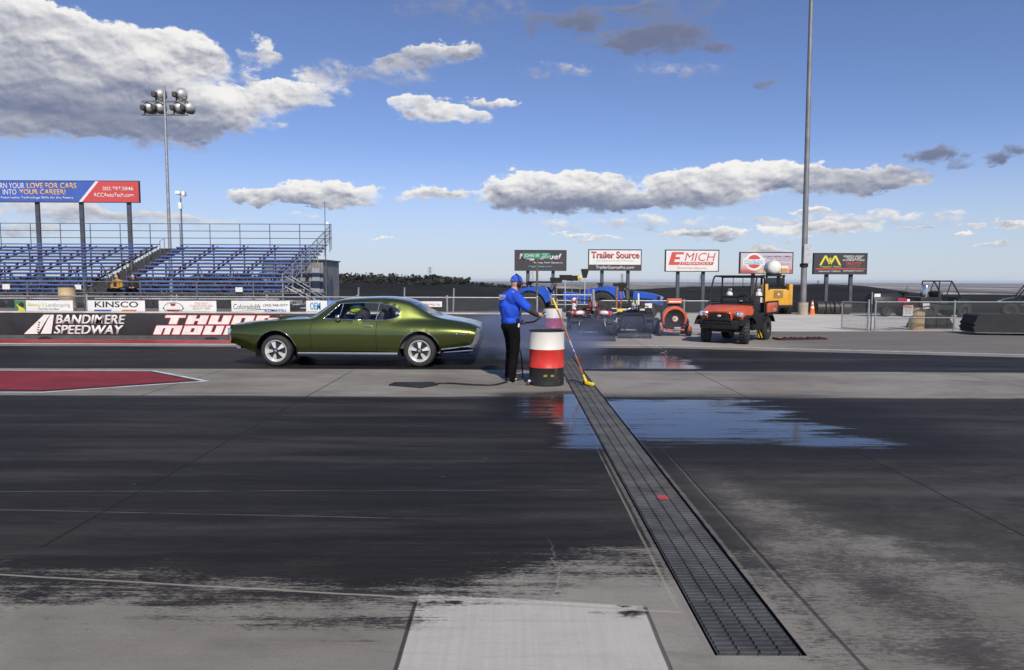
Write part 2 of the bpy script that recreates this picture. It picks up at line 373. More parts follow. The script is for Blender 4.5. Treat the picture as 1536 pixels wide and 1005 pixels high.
# ------------------------------------------------------------ ground of the race track
def ground_material():
    m, nb, p = new_mat('track_surface')
    X, Y, Z = nb.sep(nb.geo().outputs['Position'])
    def nz(sx, sy, scale=1, det=5, ro=.6, ox=0., d=0.): return nb.noise(nb.comb(X*sx+ox, Y*sy, ox), scale, det, ro, d)
    big = nz(.35, .5, 1, 5); strk = nz(.45, 9, 1, 6, .65, 3.); strk2 = nz(.16, 4.2, 1, 5, .6, 11.); fine = nz(14, 60, 1, 5, .7, 5.); grain = nz(70, 70, 1, 3, .6)
    streakf = nz(3, 90, 1, 4, .6, 21.); fine2 = nz(38, 110, 1, 4, .65, 15.); fine3 = nz(18, 45, 1, 5, .7, 17.); blot2 = nz(3.2, 5.5, 1, 5, .65, 19.); blot = nz(1.3, 2.2, 1, 6, .6, 8.)
    # base slabs: pale weathered concrete
    conc = nb.mix(big.ss(.3, .7), (.170, .158, .138), (.285, .270, .240))
    conc = nb.mix(nz(2, 3, 1, 5, .7, 31.).ss(.45, .75)*.45, conc, (.165, .152, .138))
    conc = nb.mix((strk.ss(.5, .72))*.35, conc, (.14, .137, .13))
    conc = nb.mix(nz(.5, .9, 1, 6, .7, 35.).ss(.42, .68)*.5, conc, (.31, .30, .275)); conc = nb.mix(nz(.8, 2.2, 1, 6, .7, 38.).ss(.5, .7)*.45, conc, (.095, .09, .085))
    conc = nb.mix(fine.ss(.55, .75)*.30, conc, (.13, .125, .12)); conc = nb.mix(grain.ss(.50, .72)*.35, conc, (.11, .105, .10))
    pan = (X+.5).ss(0, .012)*(X-.70).ss(.012, 0)*(Y+X*.115).ss(3.535, 3.52)
    pcol = nb.mix(nz(40, 1.2, 1, 3).ss(.3, .7), (.43, .42, .39), (.47, .46, .43)); pcol = nb.mix(blot2.ss(.45, .75)*.35, pcol, (.30, .29, .27)); pcol = nb.mix(strk.ss(.50, .72)*.45, pcol, (.27, .26, .245)); pcol = nb.mix(fine.ss(.60, .74)*.5, pcol, (.16, .155, .15))
    conc = nb.mix(pan*.9, conc, pcol)
    # the pit apron on the far right, older asphalt
    apron = (Y-17.6+(X-4).max(0.0)*.24).ss(0, .25)
    conc = nb.mix(apron*.95, conc, nb.mix(X.ss(8.5, 5.0)*X.ss(-2, 1), nb.mix(strk2.ss(.3, .7), (.125, .114, .104), (.205, .192, .178)), (.34, .315, .285)))
    # rubber laid down in two lanes
    near_line = 3.48-X*.11
    wob = (strk2-.5)*1.1+(strk-.5)*.55
    e_near = Y-near_line
    fall = (X-1.0).ss(0, .8)                                     # right of the drain the near lane is far more worn
    lp = (blot-.5)*1.5+(strk-.5)*.9+(big-.5)*.6
    left_in = (e_near+lp*.75+.20-(X+.9).ss(0, 1.6)*.75).ss(-.75, .85)
    right_in = (Y+(big-.5)*3.2+(blot-.5)*2.8-X*.10-((X-2.55+(Y-3.6)*.45+(blot-.5)*.7+(strk-.5)*.5).abs().ss(.6, .0))*1.7-((X-1.72+(blot-.5)*.4).abs().ss(.4, .0)*Y.ss(6.0, 4.8))*1.2).ss(-1.6, 6.0)*.96
    lane1 = (Y+wob*.55).ss(10.15, 9.55)*(left_in*(1.0-fall)+fall*right_in)
    lane2 = (Y+wob*.35-(1.0-(X-.5).ss(0, 1))*.10+(X-5).max(0.0)*.02).ss(12.5, 13.0)*(Y-17.1+(X-4).max(0.0)*.24).ss(.15, -.05)
    low = ((blot*.7+blot2*.3+(strk-.5)*.9+(fine3-.5)*.5-.47)*2.6).sat()*e_near.ss(-1.3, .1)*(1.0-pan)*e_near.ss(.35, .0)*(1.0-fall)*.36
    lowp = (nz(1.1, 3.6, 1, 4, .6, 41.)).ss(.58, .70)*pan*e_near.ss(-.5, -.05)*.75
    fld = (lane1+lane2+low+lowp).sat()
    nearw = Y.ss(12.0, 5.0)
    amp = (fine-.5)*1.7*(nearw*.8+.2)+(streakf-.5)*.8+(strk-.5)*.45+(fine2-.5)*1.3*nearw
    amp = amp+fall*nearw*((blot2-.5)*1.6+(fine3-.5)*1.9+(blot-.5)*.9)
    rub = ((fld-.5)*1.9+amp*(.35+fld*(1.0-fld)*3.2)+.5).ss(.12, .88)
    soft = (fld*.9+(blot2-.5)*.5+(fine-.5)*.45+(streakf-.5)*.3).sat()
    rub = rub*(1.0-fall*nearw*.62)+soft*fall*nearw*.62
    rub = rub*(1.0-strk2.ss(.58, .8)*.10)
    dark = nb.mix(strk2.ss(.3, .7), (.0062, .0060, .0066), (.0150, .0142, .0136))
    dark = nb.mix(strk.ss(.48, .78)*.75, dark, (.031, .029, .027))
    worn = nz(.20, 1.6, 1, 6, .65, 51.).ss(.47, .70); worn2 = nz(.55, 2.6, 1, 6, .7, 55.).ss(.52, .74)
    dark = nb.mix((worn*.80*(fine.ss(.30, .62)*.6+.4)).sat(), dark, (.056, .052, .046))
    dark = nb.mix((worn2*.55*fine.ss(.38, .66)*(nearw*.8+.2)).sat(), dark, (.085, .082, .076))
    dark = nb.mix(streakf.ss(.55, .74)*.5*(nearw*.7+.3)*strk2.ss(.3, .6), dark, (.075, .074, .071))
    dark = nb.mix(fine2.ss(.58, .78)*.4*nearw, dark, (.055, .054, .052))
    arc_ = ((X*X*.006+Y+(strk2-.5)*.7)*3.1).sin().ss(.86, 1.0)*nz(.3, .4, 1, 3, .5, 77.).ss(.48, .6)
    dark = nb.mix(arc_*.45*(fine*.8+.2).sat(), dark, (.06, .058, .054))
    col = nb.mix(rub*.97, conc, dark)
    # old water line scale and skid scratches
    scr = streakf.ss(.66, .78)*nz(.5, .7, 1, 3, .5, 61.).ss(.46, .62)*.30
    col = nb.mix(scr, col, (.22, .21, .20))
    fleck = nb.voro(nb.comb(X*1.6, Y*6.0, 0.), 1); fl = E(nb.nt, fleck.outputs['Distance']).ss(.05, .03)
    col = nb.mix(fl*.55*nz(.6, .6, 1, 2).ss(.5, .6), col, (.30, .28, .26))
    # joints between the slabs
    jn = None
    jw = (nz(2.5, 2.5, 1, 3, .5, 71.)-.5)*.03
    for x0, y0, y1, a in ((-5.42, 6.3, 30, .85), (-2.98, 4.2, 12.7, .85), (3.44, 3.5, 30, .8), (8.3, 5, 30, .6), (-8.0, 6, 30, .7), (13.2, 6, 30, .5)):
        k = ((X-x0+jw).abs()).ss(.016, .006)*Y.ss(y0-.1, y0+.1)*Y.ss(y1+.1, y1-.1)*a
        jn = k if jn is None else jn.max(k)
    for x0, y1 in ((-.505, 3.5), (.70, 3.45)): jn = jn.max((X-x0+jw*.4).abs().ss(.013, .006)*Y.ss(y1+.03, y1-.03)*.95)
    jn = jn.max((X-1.30-.02).abs().ss(.02, .012)*.0)
    jn = jn.max(((X-1.56+(Y-3.)*.006+jw*.4).abs()).ss(.014, .006)*Y.ss(10.3, 9.8)*.8)
    for yj, x0, x1 in ((7.05, -9, .9), (10.05, -14, -2.), (4.95, -2.9, .85)): jn = jn.max((Y-yj+jw*.5).abs().ss(.014, .006)*X.ss(x0, x0+.5)*X.ss(x1, x1-.4)*.55)
    col = nb.mix(jn*.8, col, (.012, .011, .010))
    # pale mortar seams
    seam = (e_near+jw*.6).abs().ss(.013, .005)*X.ss(.90, .86)*(blot.ss(.25, .55)*.55+.2)*(fine3.ss(.25,.5)*.5+.5)
    seam = seam.max((X-.865+jw*.3).abs().ss(.012, .005)*Y.ss(7.0, 6.8)*Y.ss(3.4, 3.45)*.45*(blot.ss(.3, .55)*.7+.3))
    seam = seam.max((X-1.53+jw*.3).abs().ss(.011, .005)*Y.ss(6.9, 6.6)*Y.ss(3.0, 4.0)*.22)
    seam = seam.max((Y-5.42-X*.02+jw*.5).abs().ss(.010, .003)*X.ss(.8, .4)*streakf.ss(.35, .6)*.30)
    seam = seam.max((Y-4.72+X*.05+jw*.8).abs().ss(.010, .003)*X.ss(-.4, -1.0)*streakf.ss(.35, .6)*.35)
    crk = (X-.26+(nz(0, 1.9, 1, 5, .75, 81.)-.5)*.30).abs().ss(.007, .002)*Y.ss(3.4, 3.5)*Y.ss(4.5, 4.0)*.35
    edg = ((X-.912).abs().min((X-1.368).abs())+(fine3-.5)*.05+(blot2-.5)*.03).ss(.020, .006)*Y.ss(17, 16)*Y.ss(2.9, 3.0)
    col = nb.mix(edg*.55, col, (.20, .185, .16))
    col = nb.mix(seam.max(crk), col, (.34, .31, .27))
    sp = (((X-1.19)*6.).pow(2.)+((Y-5.22)*8.).pow(2.)+(grain-.5)*1.2).ss(.75, .35)
    spp = (X-4.1).abs().ss(.20, .1)*(Y-10.6+(X-4.)*1.2).abs().ss(.09, .03)*blot.ss(.45, .55)*.5
    # standing water
    wn_ = (nz(.28, 3.0, 1, 6, .62, 91.)-.5); wn2 = (nz(1.6, 9, 1, 5, .65, 95.)-.5)
    def puddle(x0, x1, y0, y1, sx, sy, k=1.):
        return ((X+wn_*1.7*k+wn2*.9*k+(blot-.5)*.6*k).ss(x0-sx, x0+sx)*(X+wn_*2.3*k+wn2*1.1*k+(blot-.5)*.9*k).ss(x1+sx, x1-sx)*(Y+wn_*.9*k+wn2*.35*k+(blot-.5)*.5*k).ss(y0-sy, y0+sy)*(Y+wn_*.8*k+wn2*.3*k+(blot-.5)*.4*k).ss(y1+sy, y1-sy))
    wet = puddle(.9, 3.65, 6.9, 9.85, .6, .5)
    wet = wet.max(puddle(2.6, 4.15, 6.75, 7.5, .5, .25, .6)*.9)
    wet = wet.max(puddle(.45, 1.2, 6.75, 10.3, .3, .25, .35))
    wet = wet.max(puddle(-.25, .9, 8.1, 10.25, .5, .3, .5)*.68)
    wet = wet.max(puddle(1.0, 3.75, 12.95, 15.5, .35, .35, .6))
    wet = wet.max(puddle(-4.6, -.2, 12.95, 14.4, 1.2, .4, 1.)*.62)
    wet = wet.max(puddle(-1.6, 1.2, 14.5, 16.4, .9, .5, 1.)*.6)
    damp = wet.max(puddle(.6, 5.0, 6.2, 10.1, 1.2, .8, .8)*.55)
    brk = (fine.ss(.35, .72)*.34+strk.ss(.38, .68)*.52+streakf.ss(.42, .72)*.30+(blot-.30).max(0.0)*.9+fine2.ss(.4, .7)*.22)
    wet = (wet*1.32-brk*.80).sat()
    dampc = nb.mix(damp.ss(.05, .5)*.8, col, (.012, .012, .013))
    col = nb.mix(sp.max(spp*.6), dampc, (.52, .055, .06))
    nb.links.new(col, p.inputs['Base Color'])
    ro = (.70-rub*.10+(strk-.5)*.30+(big-.5)*.14)*(1.0-wet.ss(.25, .75))+(.07+wn2.abs()*.34+(fine-.5).abs()*.28)*wet.ss(.25, .75)
    nb.links.new(ro.sat().v, p.inputs['Roughness'])
    nb.links.new((wet.ss(.25, .8)*.30+.10).v, p.inputs['Specular IOR Level'])
    nb.links.new((wet.ss(.25, .95)*.2).v, p.inputs['Coat Weight']); p.inputs['Coat Roughness'].default_value = .05; p.inputs['Coat IOR'].default_value = 1.45
    bh = (grain*.25+fine*.55+strk*.5-jn*2.0)
    b = nb.nodes.new('ShaderNodeBump'); b.inputs['Distance'].default_value = .006
    nb.links.new(bh.v, b.inputs['Height']); nb.links.new(((1.0-wet.ss(.2, .7)*.90)*.5).v, b.inputs['Strength'])
    nb.links.new(b.outputs[0], p.inputs['Normal'])
    return m
MG = ground_material()
g = MB()
def gz(x, y): return 0.
xs = [-400, -60, -30, -14, -6, .93, 1.35, 6, 14, 30, 60, 400]
ys = [-60, -10, 0, 2.98, 17, 37]
vi = [(x, y, 0) for y in ys for x in xs]; fc = []
for j in range(len(ys)-1):
    for i in range(len(xs)-1):
        if i == 5 and j == 3: continue            # the drain channel is open here
        a = j*len(xs)+i; fc.append((a, a+1, a+len(xs)+1, a+len(xs)))
g.add(vi, fc); tag(g.build('ground', MG), kind='structure')
# channel under the grates
ch = MB(); ch.add([(.93, 2.98, 0), (1.35, 2.98, 0), (1.35, 17, 0), (.93, 17, 0), (.93, 2.98, -.3), (1.35, 2.98, -.3), (1.35, 17, -.3), (.93, 17, -.3)], [(0, 1, 5, 4), (1, 2, 6, 5), (2, 3, 7, 6), (3, 0, 4, 7), (4, 5, 6, 7)])
tag(ch.build('drain_channel', mat('channel_dark', (.02, .02, .02), .8)), kind='structure')

# steel grates of the trench drain, four bays wide, each panel lifts out
MGR = mat('grate_iron', (.070, .072, .076), .6, .3, .5, 2.2, .4, dirt=.85)
def grate_panel(L):
    rails = MB(); bars = MB()
    for i in range(5): rails.bbox((-.19+.095*i, L/2, -.028), (.008, L, .045), .002)
    n = int(L/.037); random.seed(int(L*100))
    for k in range(n):
        y = (k+.5)*L/n
        for i in range(4): bars.bbox((-.1425+.095*i, y+random.uniform(-.001, .001), -.010+random.uniform(-.0012, .0012)), (.083, .024, .024), .004)
    return rails, bars
gy = 3.0
for k, L in enumerate((.52, 2.46, 2.46, 2.46, 2.46, 2.46)):
    words = ['nearest short dark steel grate at the front end of the trench drain', 'long dark steel drain grate with a red paint splash, running back from the short one',
             'wet steel drain grate between the puddle edges nearest the camera', 'damp steel drain grate beside the striped drum and under the yellow squeegee head', 'far drain grate crossing the concrete strip behind the squeegee', 'farthest drain grate, in the smoky far lane']
    e = empty('drain_grate', (1.14, gy, 0), 0, words[k], 'drain grate', 'grates of the trench drain')
    a, b = grate_panel(L-.012); a.build('frame', MGR, e); b.build('bars', MGR, e); gy += L
    if k == 1:
        s = MB(); random.seed(3)
        s.prism([(.05+(.030+.028*random.random())*math.cos(t), 1.72+(.035+.040*random.random())*math.sin(t)) for t in np.linspace(0, 2*math.pi, 27)[:-1]], .0042, .0056, 'XY')
        s.build('paint_splash', mat('red_spray', (.40, .05, .055), .7), e)

# painted island, edge lines and stripes
def island_mat():
    m, nb, p = new_mat('island_red'); X, Y, Z = nb.sep(nb.geo().outputs['Position'])
    a = nb.noise(nb.comb(X*.35, Y*7., 0.), 1, 6, .65); b = nb.noise(nb.comb(X*1.2, Y*1.8, 3.), 1, 6, .65); f = nb.noise(nb.comb(X*9., Y*40., 5.), 1, 4, .6)
    c = nb.mix(b.ss(.3, .7), (.17, .018, .026), (.27, .028, .036)); c = nb.mix(a.ss(.50, .72)*.65, c, (.045, .014, .018)); c = nb.mix(f.ss(.56, .72)*.35, c, (.10, .05, .05)); c = nb.mix(b.ss(.62, .75)*f.ss(.4, .6)*.5, c, (.20, .16, .15))
    nb.links.new(c, p.inputs['Base Color']); p.inputs['Roughness'].default_value = .65; p.inputs['Specular IOR Level'].default_value = .2; return m
MRED = island_mat()
MWHT = mat('line_white', (.55, .55, .54), .6, 0, .18, 5, .2, dirt=.55)
MBLK = mat('line_black', (.015, .015, .018), .6)
def sheet(pts, z, m, name='track_marking', n=1):
    s = MB(); me_v = [(x, y, z) for x, y in pts]
    tri = tessellate_polygon([[Vector(v) for v in me_v]]); s.add(me_v, [tuple(t) for t in tri])
    return tag(s.build(name, m), kind='structure')
def inset(pts, d):
    n = len(pts); outp = []
    for i in range(n):
        p0, p1, p2 = (Vector(pts[(i+k) % n]) for k in (-1, 0, 1))
        e1 = (p1-p0).normalized(); e2 = (p2-p1).normalized(); n1 = Vector((-e1.y, e1.x)); n2 = Vector((-e2.y, e2.x))
        b = (n1+n2); b = b/max(.3, b.length_squared)*2*1
        outp.append(tuple(p1+b*d))
    return outp
isl = [(-30, 12.55), (-30, 10.05), (-7.0, 10.05), (-5.02, 11.27), (-6.6, 12.55)]
sheet(isl, .004, MWHT, 'island_outline'); i2 = inset(isl, .09); sheet(i2, .008, MBLK, 'island_edge'); sheet(inset(isl, .19), .012, MRED, 'island_paint')
sheet([(-40, 17.85), (-4.4, 17.95), (-4.4, 18.94), (-40, 18.94)], .004, mat('wall_red_paint', srgb(160, 52, 58), .6, 0, .2, 2, dirt=.3), 'red_edge_stripe')
sheet([(-40, 17.45), (-1, 17.65), (-1, 17.83), (-40, 17.82)], .004, MWHT, 'white_edge_line')
sheet([(2.2, 17.72), (4.07, 17.72), (12, 15.80), (30, 11.6), (30, 11.75), (12, 15.93), (4.07, 17.87), (2.2, 17.84)], .004, MWHT, 'white_edge_line')
# pale concrete pad of the pit, laid as sheet over the asphalt
def pad_mat():
    m, nb, p = new_mat('pit_concrete'); X, Y, Z = nb.sep(nb.geo().outputs['Position'])
    n = nb.noise(nb.comb(X*.4, Y*.9, 0.), 1, 6, .65)
    c = nb.mix(n.ss(.3, .7), (.45, .435, .395), (.56, .545, .50))
    j = ((X*.2).frac()-.5).abs().ss(.006, .002).max(((Y*.25).frac()-.5).abs().ss(.006, .002))
    c = nb.mix(j*.7, c, (.1, .095, .09)); c = nb.mix(nb.noise(nb.comb(X, Y*3., 0.), .8, 5).ss(.6, .75)*.4, c, (.16, .15, .14))
    nb.links.new(c, p.inputs['Base Color']); p.inputs['Roughness'].default_value = .8; return m
sheet([(2.0, 22.9), (9.8, 22.95), (40, 25.5), (60, 35.6), (2, 35.4)], .004, pad_mat(), 'pit_pad')

# ------------------------------------------------------------ land beyond
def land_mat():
    m, nb, p = new_mat('hill_scrub_shaded'); g_ = nb.geo(); X, Y, Z = nb.sep(g_.outputs['Position'])
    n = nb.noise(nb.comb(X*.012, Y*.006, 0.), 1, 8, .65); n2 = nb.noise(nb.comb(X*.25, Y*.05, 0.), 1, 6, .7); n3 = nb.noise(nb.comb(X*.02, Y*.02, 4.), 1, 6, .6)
    c = nb.mix(n.ss(.35, .65), (.009, .010, .009), (.024, .022, .018))  # dark scrub tones, with the cloud shadow over the hills painted into them
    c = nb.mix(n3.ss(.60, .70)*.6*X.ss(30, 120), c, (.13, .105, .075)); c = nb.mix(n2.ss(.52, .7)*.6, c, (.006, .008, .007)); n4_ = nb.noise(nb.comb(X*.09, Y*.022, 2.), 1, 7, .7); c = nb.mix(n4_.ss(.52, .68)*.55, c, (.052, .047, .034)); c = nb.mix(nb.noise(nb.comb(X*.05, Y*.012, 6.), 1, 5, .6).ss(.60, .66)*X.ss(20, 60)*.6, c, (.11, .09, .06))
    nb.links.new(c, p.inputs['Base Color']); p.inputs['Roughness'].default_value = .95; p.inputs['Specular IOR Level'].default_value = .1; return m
def plain_mat():
    m, nb, p = new_mat('plain_town'); X, Y, Z = nb.sep(nb.geo().outputs['Position'])
    n = nb.noise(nb.comb(X*.0005, Y*.00022, 0.), 1, 8, .65); v = nb.voro(nb.comb(X*.012, Y*.0045, 0.), 1)
    t = nb.noise(nb.comb(X*.004, Y*.0012, 9.), 1, 5, .6)
    c = nb.mix(n.ss(.38, .6), (.05, .06, .075), (.36, .31, .25))
    sp = E(nb.nt, v.outputs['Distance']).ss(.32, .2)*t.ss(.42, .6)
    c = nb.mix(sp*.9, c, (.75, .72, .70)); c = nb.mix(t.ss(.5, .42)*.5, c, (.03, .04, .045))
    nb.links.new(c, p.inputs['Base Color']); p.inputs['Roughness'].default_value = .95; p.inputs['Specular IOR Level'].default_value = .1; return m
random.seed(11)
# profile: distance -> how far below eye level (photo pixels)
DT = [37, 45, 60, 90, 130, 200, 320, 480]; AT = [48.5, 46, 40, 33, 27, 21, 15, 12]
def hz(a, d):                                     # a = azimuth, d = distance
    px = 768+math.tan(a)*1024
    below = np.interp(d, DT, AT)
    left = np.interp(px, [-900, 300, 470, 560, 690, 760, 830, 1000], [12, 20, 20, 17, 10, 3, 0, 0])*np.interp(d, [200, 480], [0, 1])
    right = np.interp(px, [960, 1060, 1150, 1230, 1290, 1330, 1400, 1536, 2200], [0, 3, 7, 9, 6, 0, -10, -12, -8])*np.interp(d, [90, 250, 480], [0, 1, .7])
    w = 1.2*math.sin(px*.011+d*.01)+.8*math.sin(px*.031+1+d*.02)
    return 1.7-(below-left-right+w*np.interp(d, [45, 150], [0, 1]))/1024*d*math.sqrt(1)*math.cos(a)/1.0
ds = list(np.geomspace(36.5, 480, 46)); na = 150
lm = MB(); vs = []; fs = []
for j, d in enumerate(ds+[620, 900]):
    for i in range(na+1):
        a = R(-62+124*i/na)
        rr = d/math.cos(a) if d < 60 else d/ (math.cos(a)**np.interp(d, [60, 200], [1, 0]))
        y = rr*math.cos(a); x = rr*math.sin(a)
        z = hz(a, min(y, 480)) if d <= 480 else hz(a, 480)-(d-480)*.14
        if j == 0: z = -.06
        vs.append((x, y, z))
nr = len(ds)+2
for j in range(nr-1):
    for i in range(na): q = j*(na+1)+i; fs.append((q, q+1, q+na+2, q+na+1))
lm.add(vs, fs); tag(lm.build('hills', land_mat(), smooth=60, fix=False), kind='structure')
pl = MB(); pl.add([(-30000, 600, -62), (30000, 600, -62), (45000, 30000, -62), (-45000, 30000, -62)], [(0, 1, 2, 3)]); tag(pl.build('plain', plain_mat()), kind='structure')
# scrub oak along the left crest: a far wood that reads as one mass
tr = MB(); random.seed(5)
for k in range(900):
    a = R(random.uniform(-25, 3.5)); d = random.uniform(330, 476); px = 768+math.tan(a)*1024
    rr = d; x = rr*math.sin(a); y = rr*math.cos(a); z = hz(a, min(y, 480)); h = random.uniform(1.2, 3.4)*(1 if px < 700 else .6)
    for q in range(5):
        ox, oy, oz = random.uniform(-h, h)*.6, random.uniform(-h, h)*.6, random.uniform(.1, .9)*h; s = h*random.uniform(.25, .55)
        vv = [(x+ox+s*random.uniform(-1, 1), y+oy+s*random.uniform(-1, 1), z+oz+s*random.uniform(-.7, .9)) for _ in range(5)]
        tr.add(vv, [(0, 1, 2), (0, 2, 3), (0, 3, 4), (1, 2, 4), (1, 3, 4)])
o = tr.build('scrub_wood', mat('scrub_leaf', (.040, .044, .036), .9, 0, .5, .05, spec=.1), fix=False)
tag(o, 'dark mass of scrub oak along the crest of the far left hill', 'wood', kind='stuff')
# power pylons far away
MPY = mat('pylon_steel', (.30, .31, .33), .6, .3)
def pylon(px, ytop, ybase, Y, label):
    b = PD(px, ybase, Y); t = PD(px, ytop, Y); h = t.z-b.z+6; e = empty('power_pylon', (b.x, b.y, b.z-6), 0, label, 'pylon', 'power pylons on the far hills')
    m = MB(); w = h*.085; r = Y*.00026
    for sx in (-1, 1):
        for sy in (-1, 1): m.tube([(sx*w, sy*w, 0), (sx*w*.35, sy*w*.35, h)], r, 4)
    for k in range(6):
        z0, z1 = h*k/6, h*(k+1)/6; a, b2 = w*(1-.65*k/6), w*(1-.65*(k+1)/6)
        m.tube([(-a, -a, z0), (b2, -b2, z1)], r*.7, 4); m.tube([(a, -a, z0), (-b2, -b2, z1)], r*.7, 4)
    m.build('lattice_tower', MPY, e)
    c = MB()
    for f_ in (.78, .9, 1.): c.tube([(-w*1.6, 0, h*f_), (w*1.6, 0, h*f_)], r*.9, 4)
    c.build('cross_arm', MPY, e)
pylon(645, 401, 421, 700, 'distant lattice power pylon standing on the hill crest above the green car')
pylon(797, 392, 426, 520, 'distant lattice power pylon seen below the dark fuel billboard')
pylon(933, 411, 427, 800, 'distant pale lattice pylon between the posts of the white trailer billboard')
pylon(1051, 412, 428, 800, 'distant pale lattice pylon seen just left of the orange utility vehicle roof')
pylon(1227, 421, 433, 900, 'distant pylon by the left post of the black and yellow billboard')
pylon(1361, 428, 437, 900, 'distant small pylon in the open plain right of the billboards')
# ------------------------------------------------------------ green two-door coupe
def car_paint():
    m, nb, p = new_mat('green_metallic_paint')
    tc = nb.nodes.new('ShaderNodeTexCoord'); n = nb.noise(tc.outputs['Object'], 900, 2, .5); n2 = nb.noise(tc.outputs['Object'], 2.5, 4, .6)
    c = nb.mix(n.ss(.3, .7), (.074, .096, .022), (.155, .190, .050)); nb.links.new(c, p.inputs['Base Color'])
    p.inputs['Metallic'].default_value = .90; nb.links.new(((n2-.5)*.06+.34).v, p.inputs['Roughness'])
    p.inputs['Coat Weight'].default_value = 1; p.inputs['Coat Roughness'].default_value = .03; p.inputs['Coat IOR'].default_value = 1.5
    return m
MPAINT = car_paint()
MCHR = mat('chrome', (.78, .79, .80), .10, 1., .04, 3)
MTYRE = mat('tyre_rubber', (.022, .022, .023), .72, 0, .3, 8, .2)
MDARK = mat('dark_interior', (.012, .012, .013), .75); MCAB = mat('cabin_trim', (.05, .05, .048), .7)
MBLKP = mat('black_plastic', (.014, .014, .015), .62, 0, .25, 6, .1, spec=.3)
MALU = mat('bright_aluminium', (.72, .72, .71), .30, .45, .06, 6)
MGLS = glass('window_glass', (.93, .96, .95))
car = empty('coupe_car', (-3.005, 14.06, 0), R(-1.2), 'dark green metallic two-door coupe spinning its smoking rear tyres in the far lane', 'car')
CS = .968
def T(xs, ys):
    xs = np.array(xs); ys = np.array(ys)
    d = np.diff(ys)/np.diff(xs); mm = np.zeros(len(xs)); mm[0], mm[-1] = d[0], d[-1]
    for i in range(1, len(xs)-1): mm[i] = 0 if d[i-1]*d[i] <= 0 else 2*d[i-1]*d[i]/(d[i-1]+d[i])
    def f(x):
        i = int(np.clip(np.searchsorted(xs, x)-1, 0, len(xs)-2)); h = xs[i+1]-xs[i]; t = (x-xs[i])/h
        t = min(max(t, 0), 1)
        return (2*t**3-3*t*t+1)*ys[i]+(t**3-2*t*t+t)*h*mm[i]+(-2*t**3+3*t*t)*ys[i+1]+(t**3-t*t)*h*mm[i+1]
    return f
f_zb = T([-.03, .22, .5, 1.3, 2.2, 3.4, 4.0, 4.25, 4.85, 5.0], [.45, .385, .28, .245, .245, .245, .28, .345, .415, .43])
f_zs = T([-.03, .2, .5, 1.04, 1.72, 2.5, 2.9, 3.2, 3.7, 4.1, 4.47, 4.83, 5.0], [.822, .845, .890, .935, .95, .93, .917, .925, .945, .935, .905, .845, .78])
f_w = T([-.03, .3, .9, 1.5, 2.5, 3.0, 3.7, 4.3, 4.8, 5.0], [.86, .91, .945, .945, .925, .935, .965, .955, .915, .88])
f_ys = T([-.03, .5, 1.5, 2.5, 3.0, 3.7, 4.2, 4.8, 5.0], [.76, .79, .82, .825, .825, .775, .75, .75, .75])
f_zk = T([-.03, .4, .9, 1.3, 1.53, 1.60, 2.04, 2.2, 2.8, 3.2, 3.5, 3.67, 3.8, 3.95, 4.1, 4.3, 4.55, 4.83, 5.0], [.840, .872, .93, .965, .97, .985, 1.295, 1.335, 1.365, 1.36, 1.305, 1.235, 1.165, 1.078, 1.012, .965, .928, .868, .80])
f_zc = T([-.03, .4, .9, 1.2, 1.43, 1.50, 2.07, 2.5, 3.0, 3.4, 3.62, 3.7, 4.1, 4.25, 4.5, 4.83, 5.0], [.850, .892, .955, .995, .985, .992, 1.35, 1.39, 1.405, 1.37, 1.30, 1.25, 1.0, .975, .945, .885, .82])
f_yk = T([-.03, .5, 1.4, 1.58, 2.08, 2.6, 3.4, 3.8, 4.1, 4.4, 5.0], [.62, .62, .66, .68, .60, .60, .60, .615, .64, .66, .66])
NS, NK, NC = 16, 11, 9
XST = sorted(set([round(float(v), 4) for v in np.linspace(-.03, 5.0, 152)]))
WF, WR, ARC = (.906, .325), (3.80, .325), .405
WIN = [(1.86, .968), (2.17, 1.268), (2.6, 1.288), (2.93, 1.278), (3.15, 1.248), (3.30, 1.198), (3.385, 1.12), (3.375, 1.03), (3.28, .975), (3.12, .945), (2.6, .945)]
def section(x):
    zb, zs, w, ys, zk, zc, yk = f_zb(x), f_zs(x), f_w(x), f_ys(x), f_zk(x), f_zc(x), f_yk(x)
    P = []
    for i in range(NS+1):
        t = i/NS; z = zb+(zs-zb)*t
        y = w-.12*((.60-t)/.60)**1.7 if t < .60 else w-(w-ys)*((t-.60)/.40)**2.0
        P.append([y, z])
    for i in range(1, NK+1):
        t = i/NK; bow = .018*math.sin(math.pi*t)
        P.append([ys+(yk-ys)*t+bow, zs+(zk-zs)*t])
    for i in range(1, NC+1):
        t = i/NC; y = yk*(1-t); P.append([y, zk+(zc-zk)*(1-(y/yk)**2)])
    P = np.array(P)
    for _ in range(2):
        Q = P.copy(); Q[1:-1] = P[1:-1]*.5+(P[:-2]+P[2:])*.25; P = Q
    return P
SEC = np.array([section(x) for x in XST])
nv = SEC.shape[1]
def inpoly(p, poly):
    c = False; n = len(poly)
    for i in range(n):
        (x1, y1), (x2, y2) = poly[i], poly[(i+1) % n]
        if (y1 > p[1]) != (y2 > p[1]) and p[0] < (x2-x1)*(p[1]-y1)/(y2-y1)+x1: c = not c
    return c
def nearest(p, poly, closed=True):
    best = None
    for i in range(len(poly)-(0 if closed else 1)):
        a = Vector(poly[i]); b = Vector(poly[(i+1) % len(poly)]); ab = b-a; t = max(0, min(1, (Vector(p)-a).dot(ab)/ab.length_squared)); q = a+ab*t
        d = (q-Vector(p)).length
        if best is None or d < best[0]: best = (d, q)
    return best[1]
VX = np.array([[x]*nv for x in XST])
cls = {}
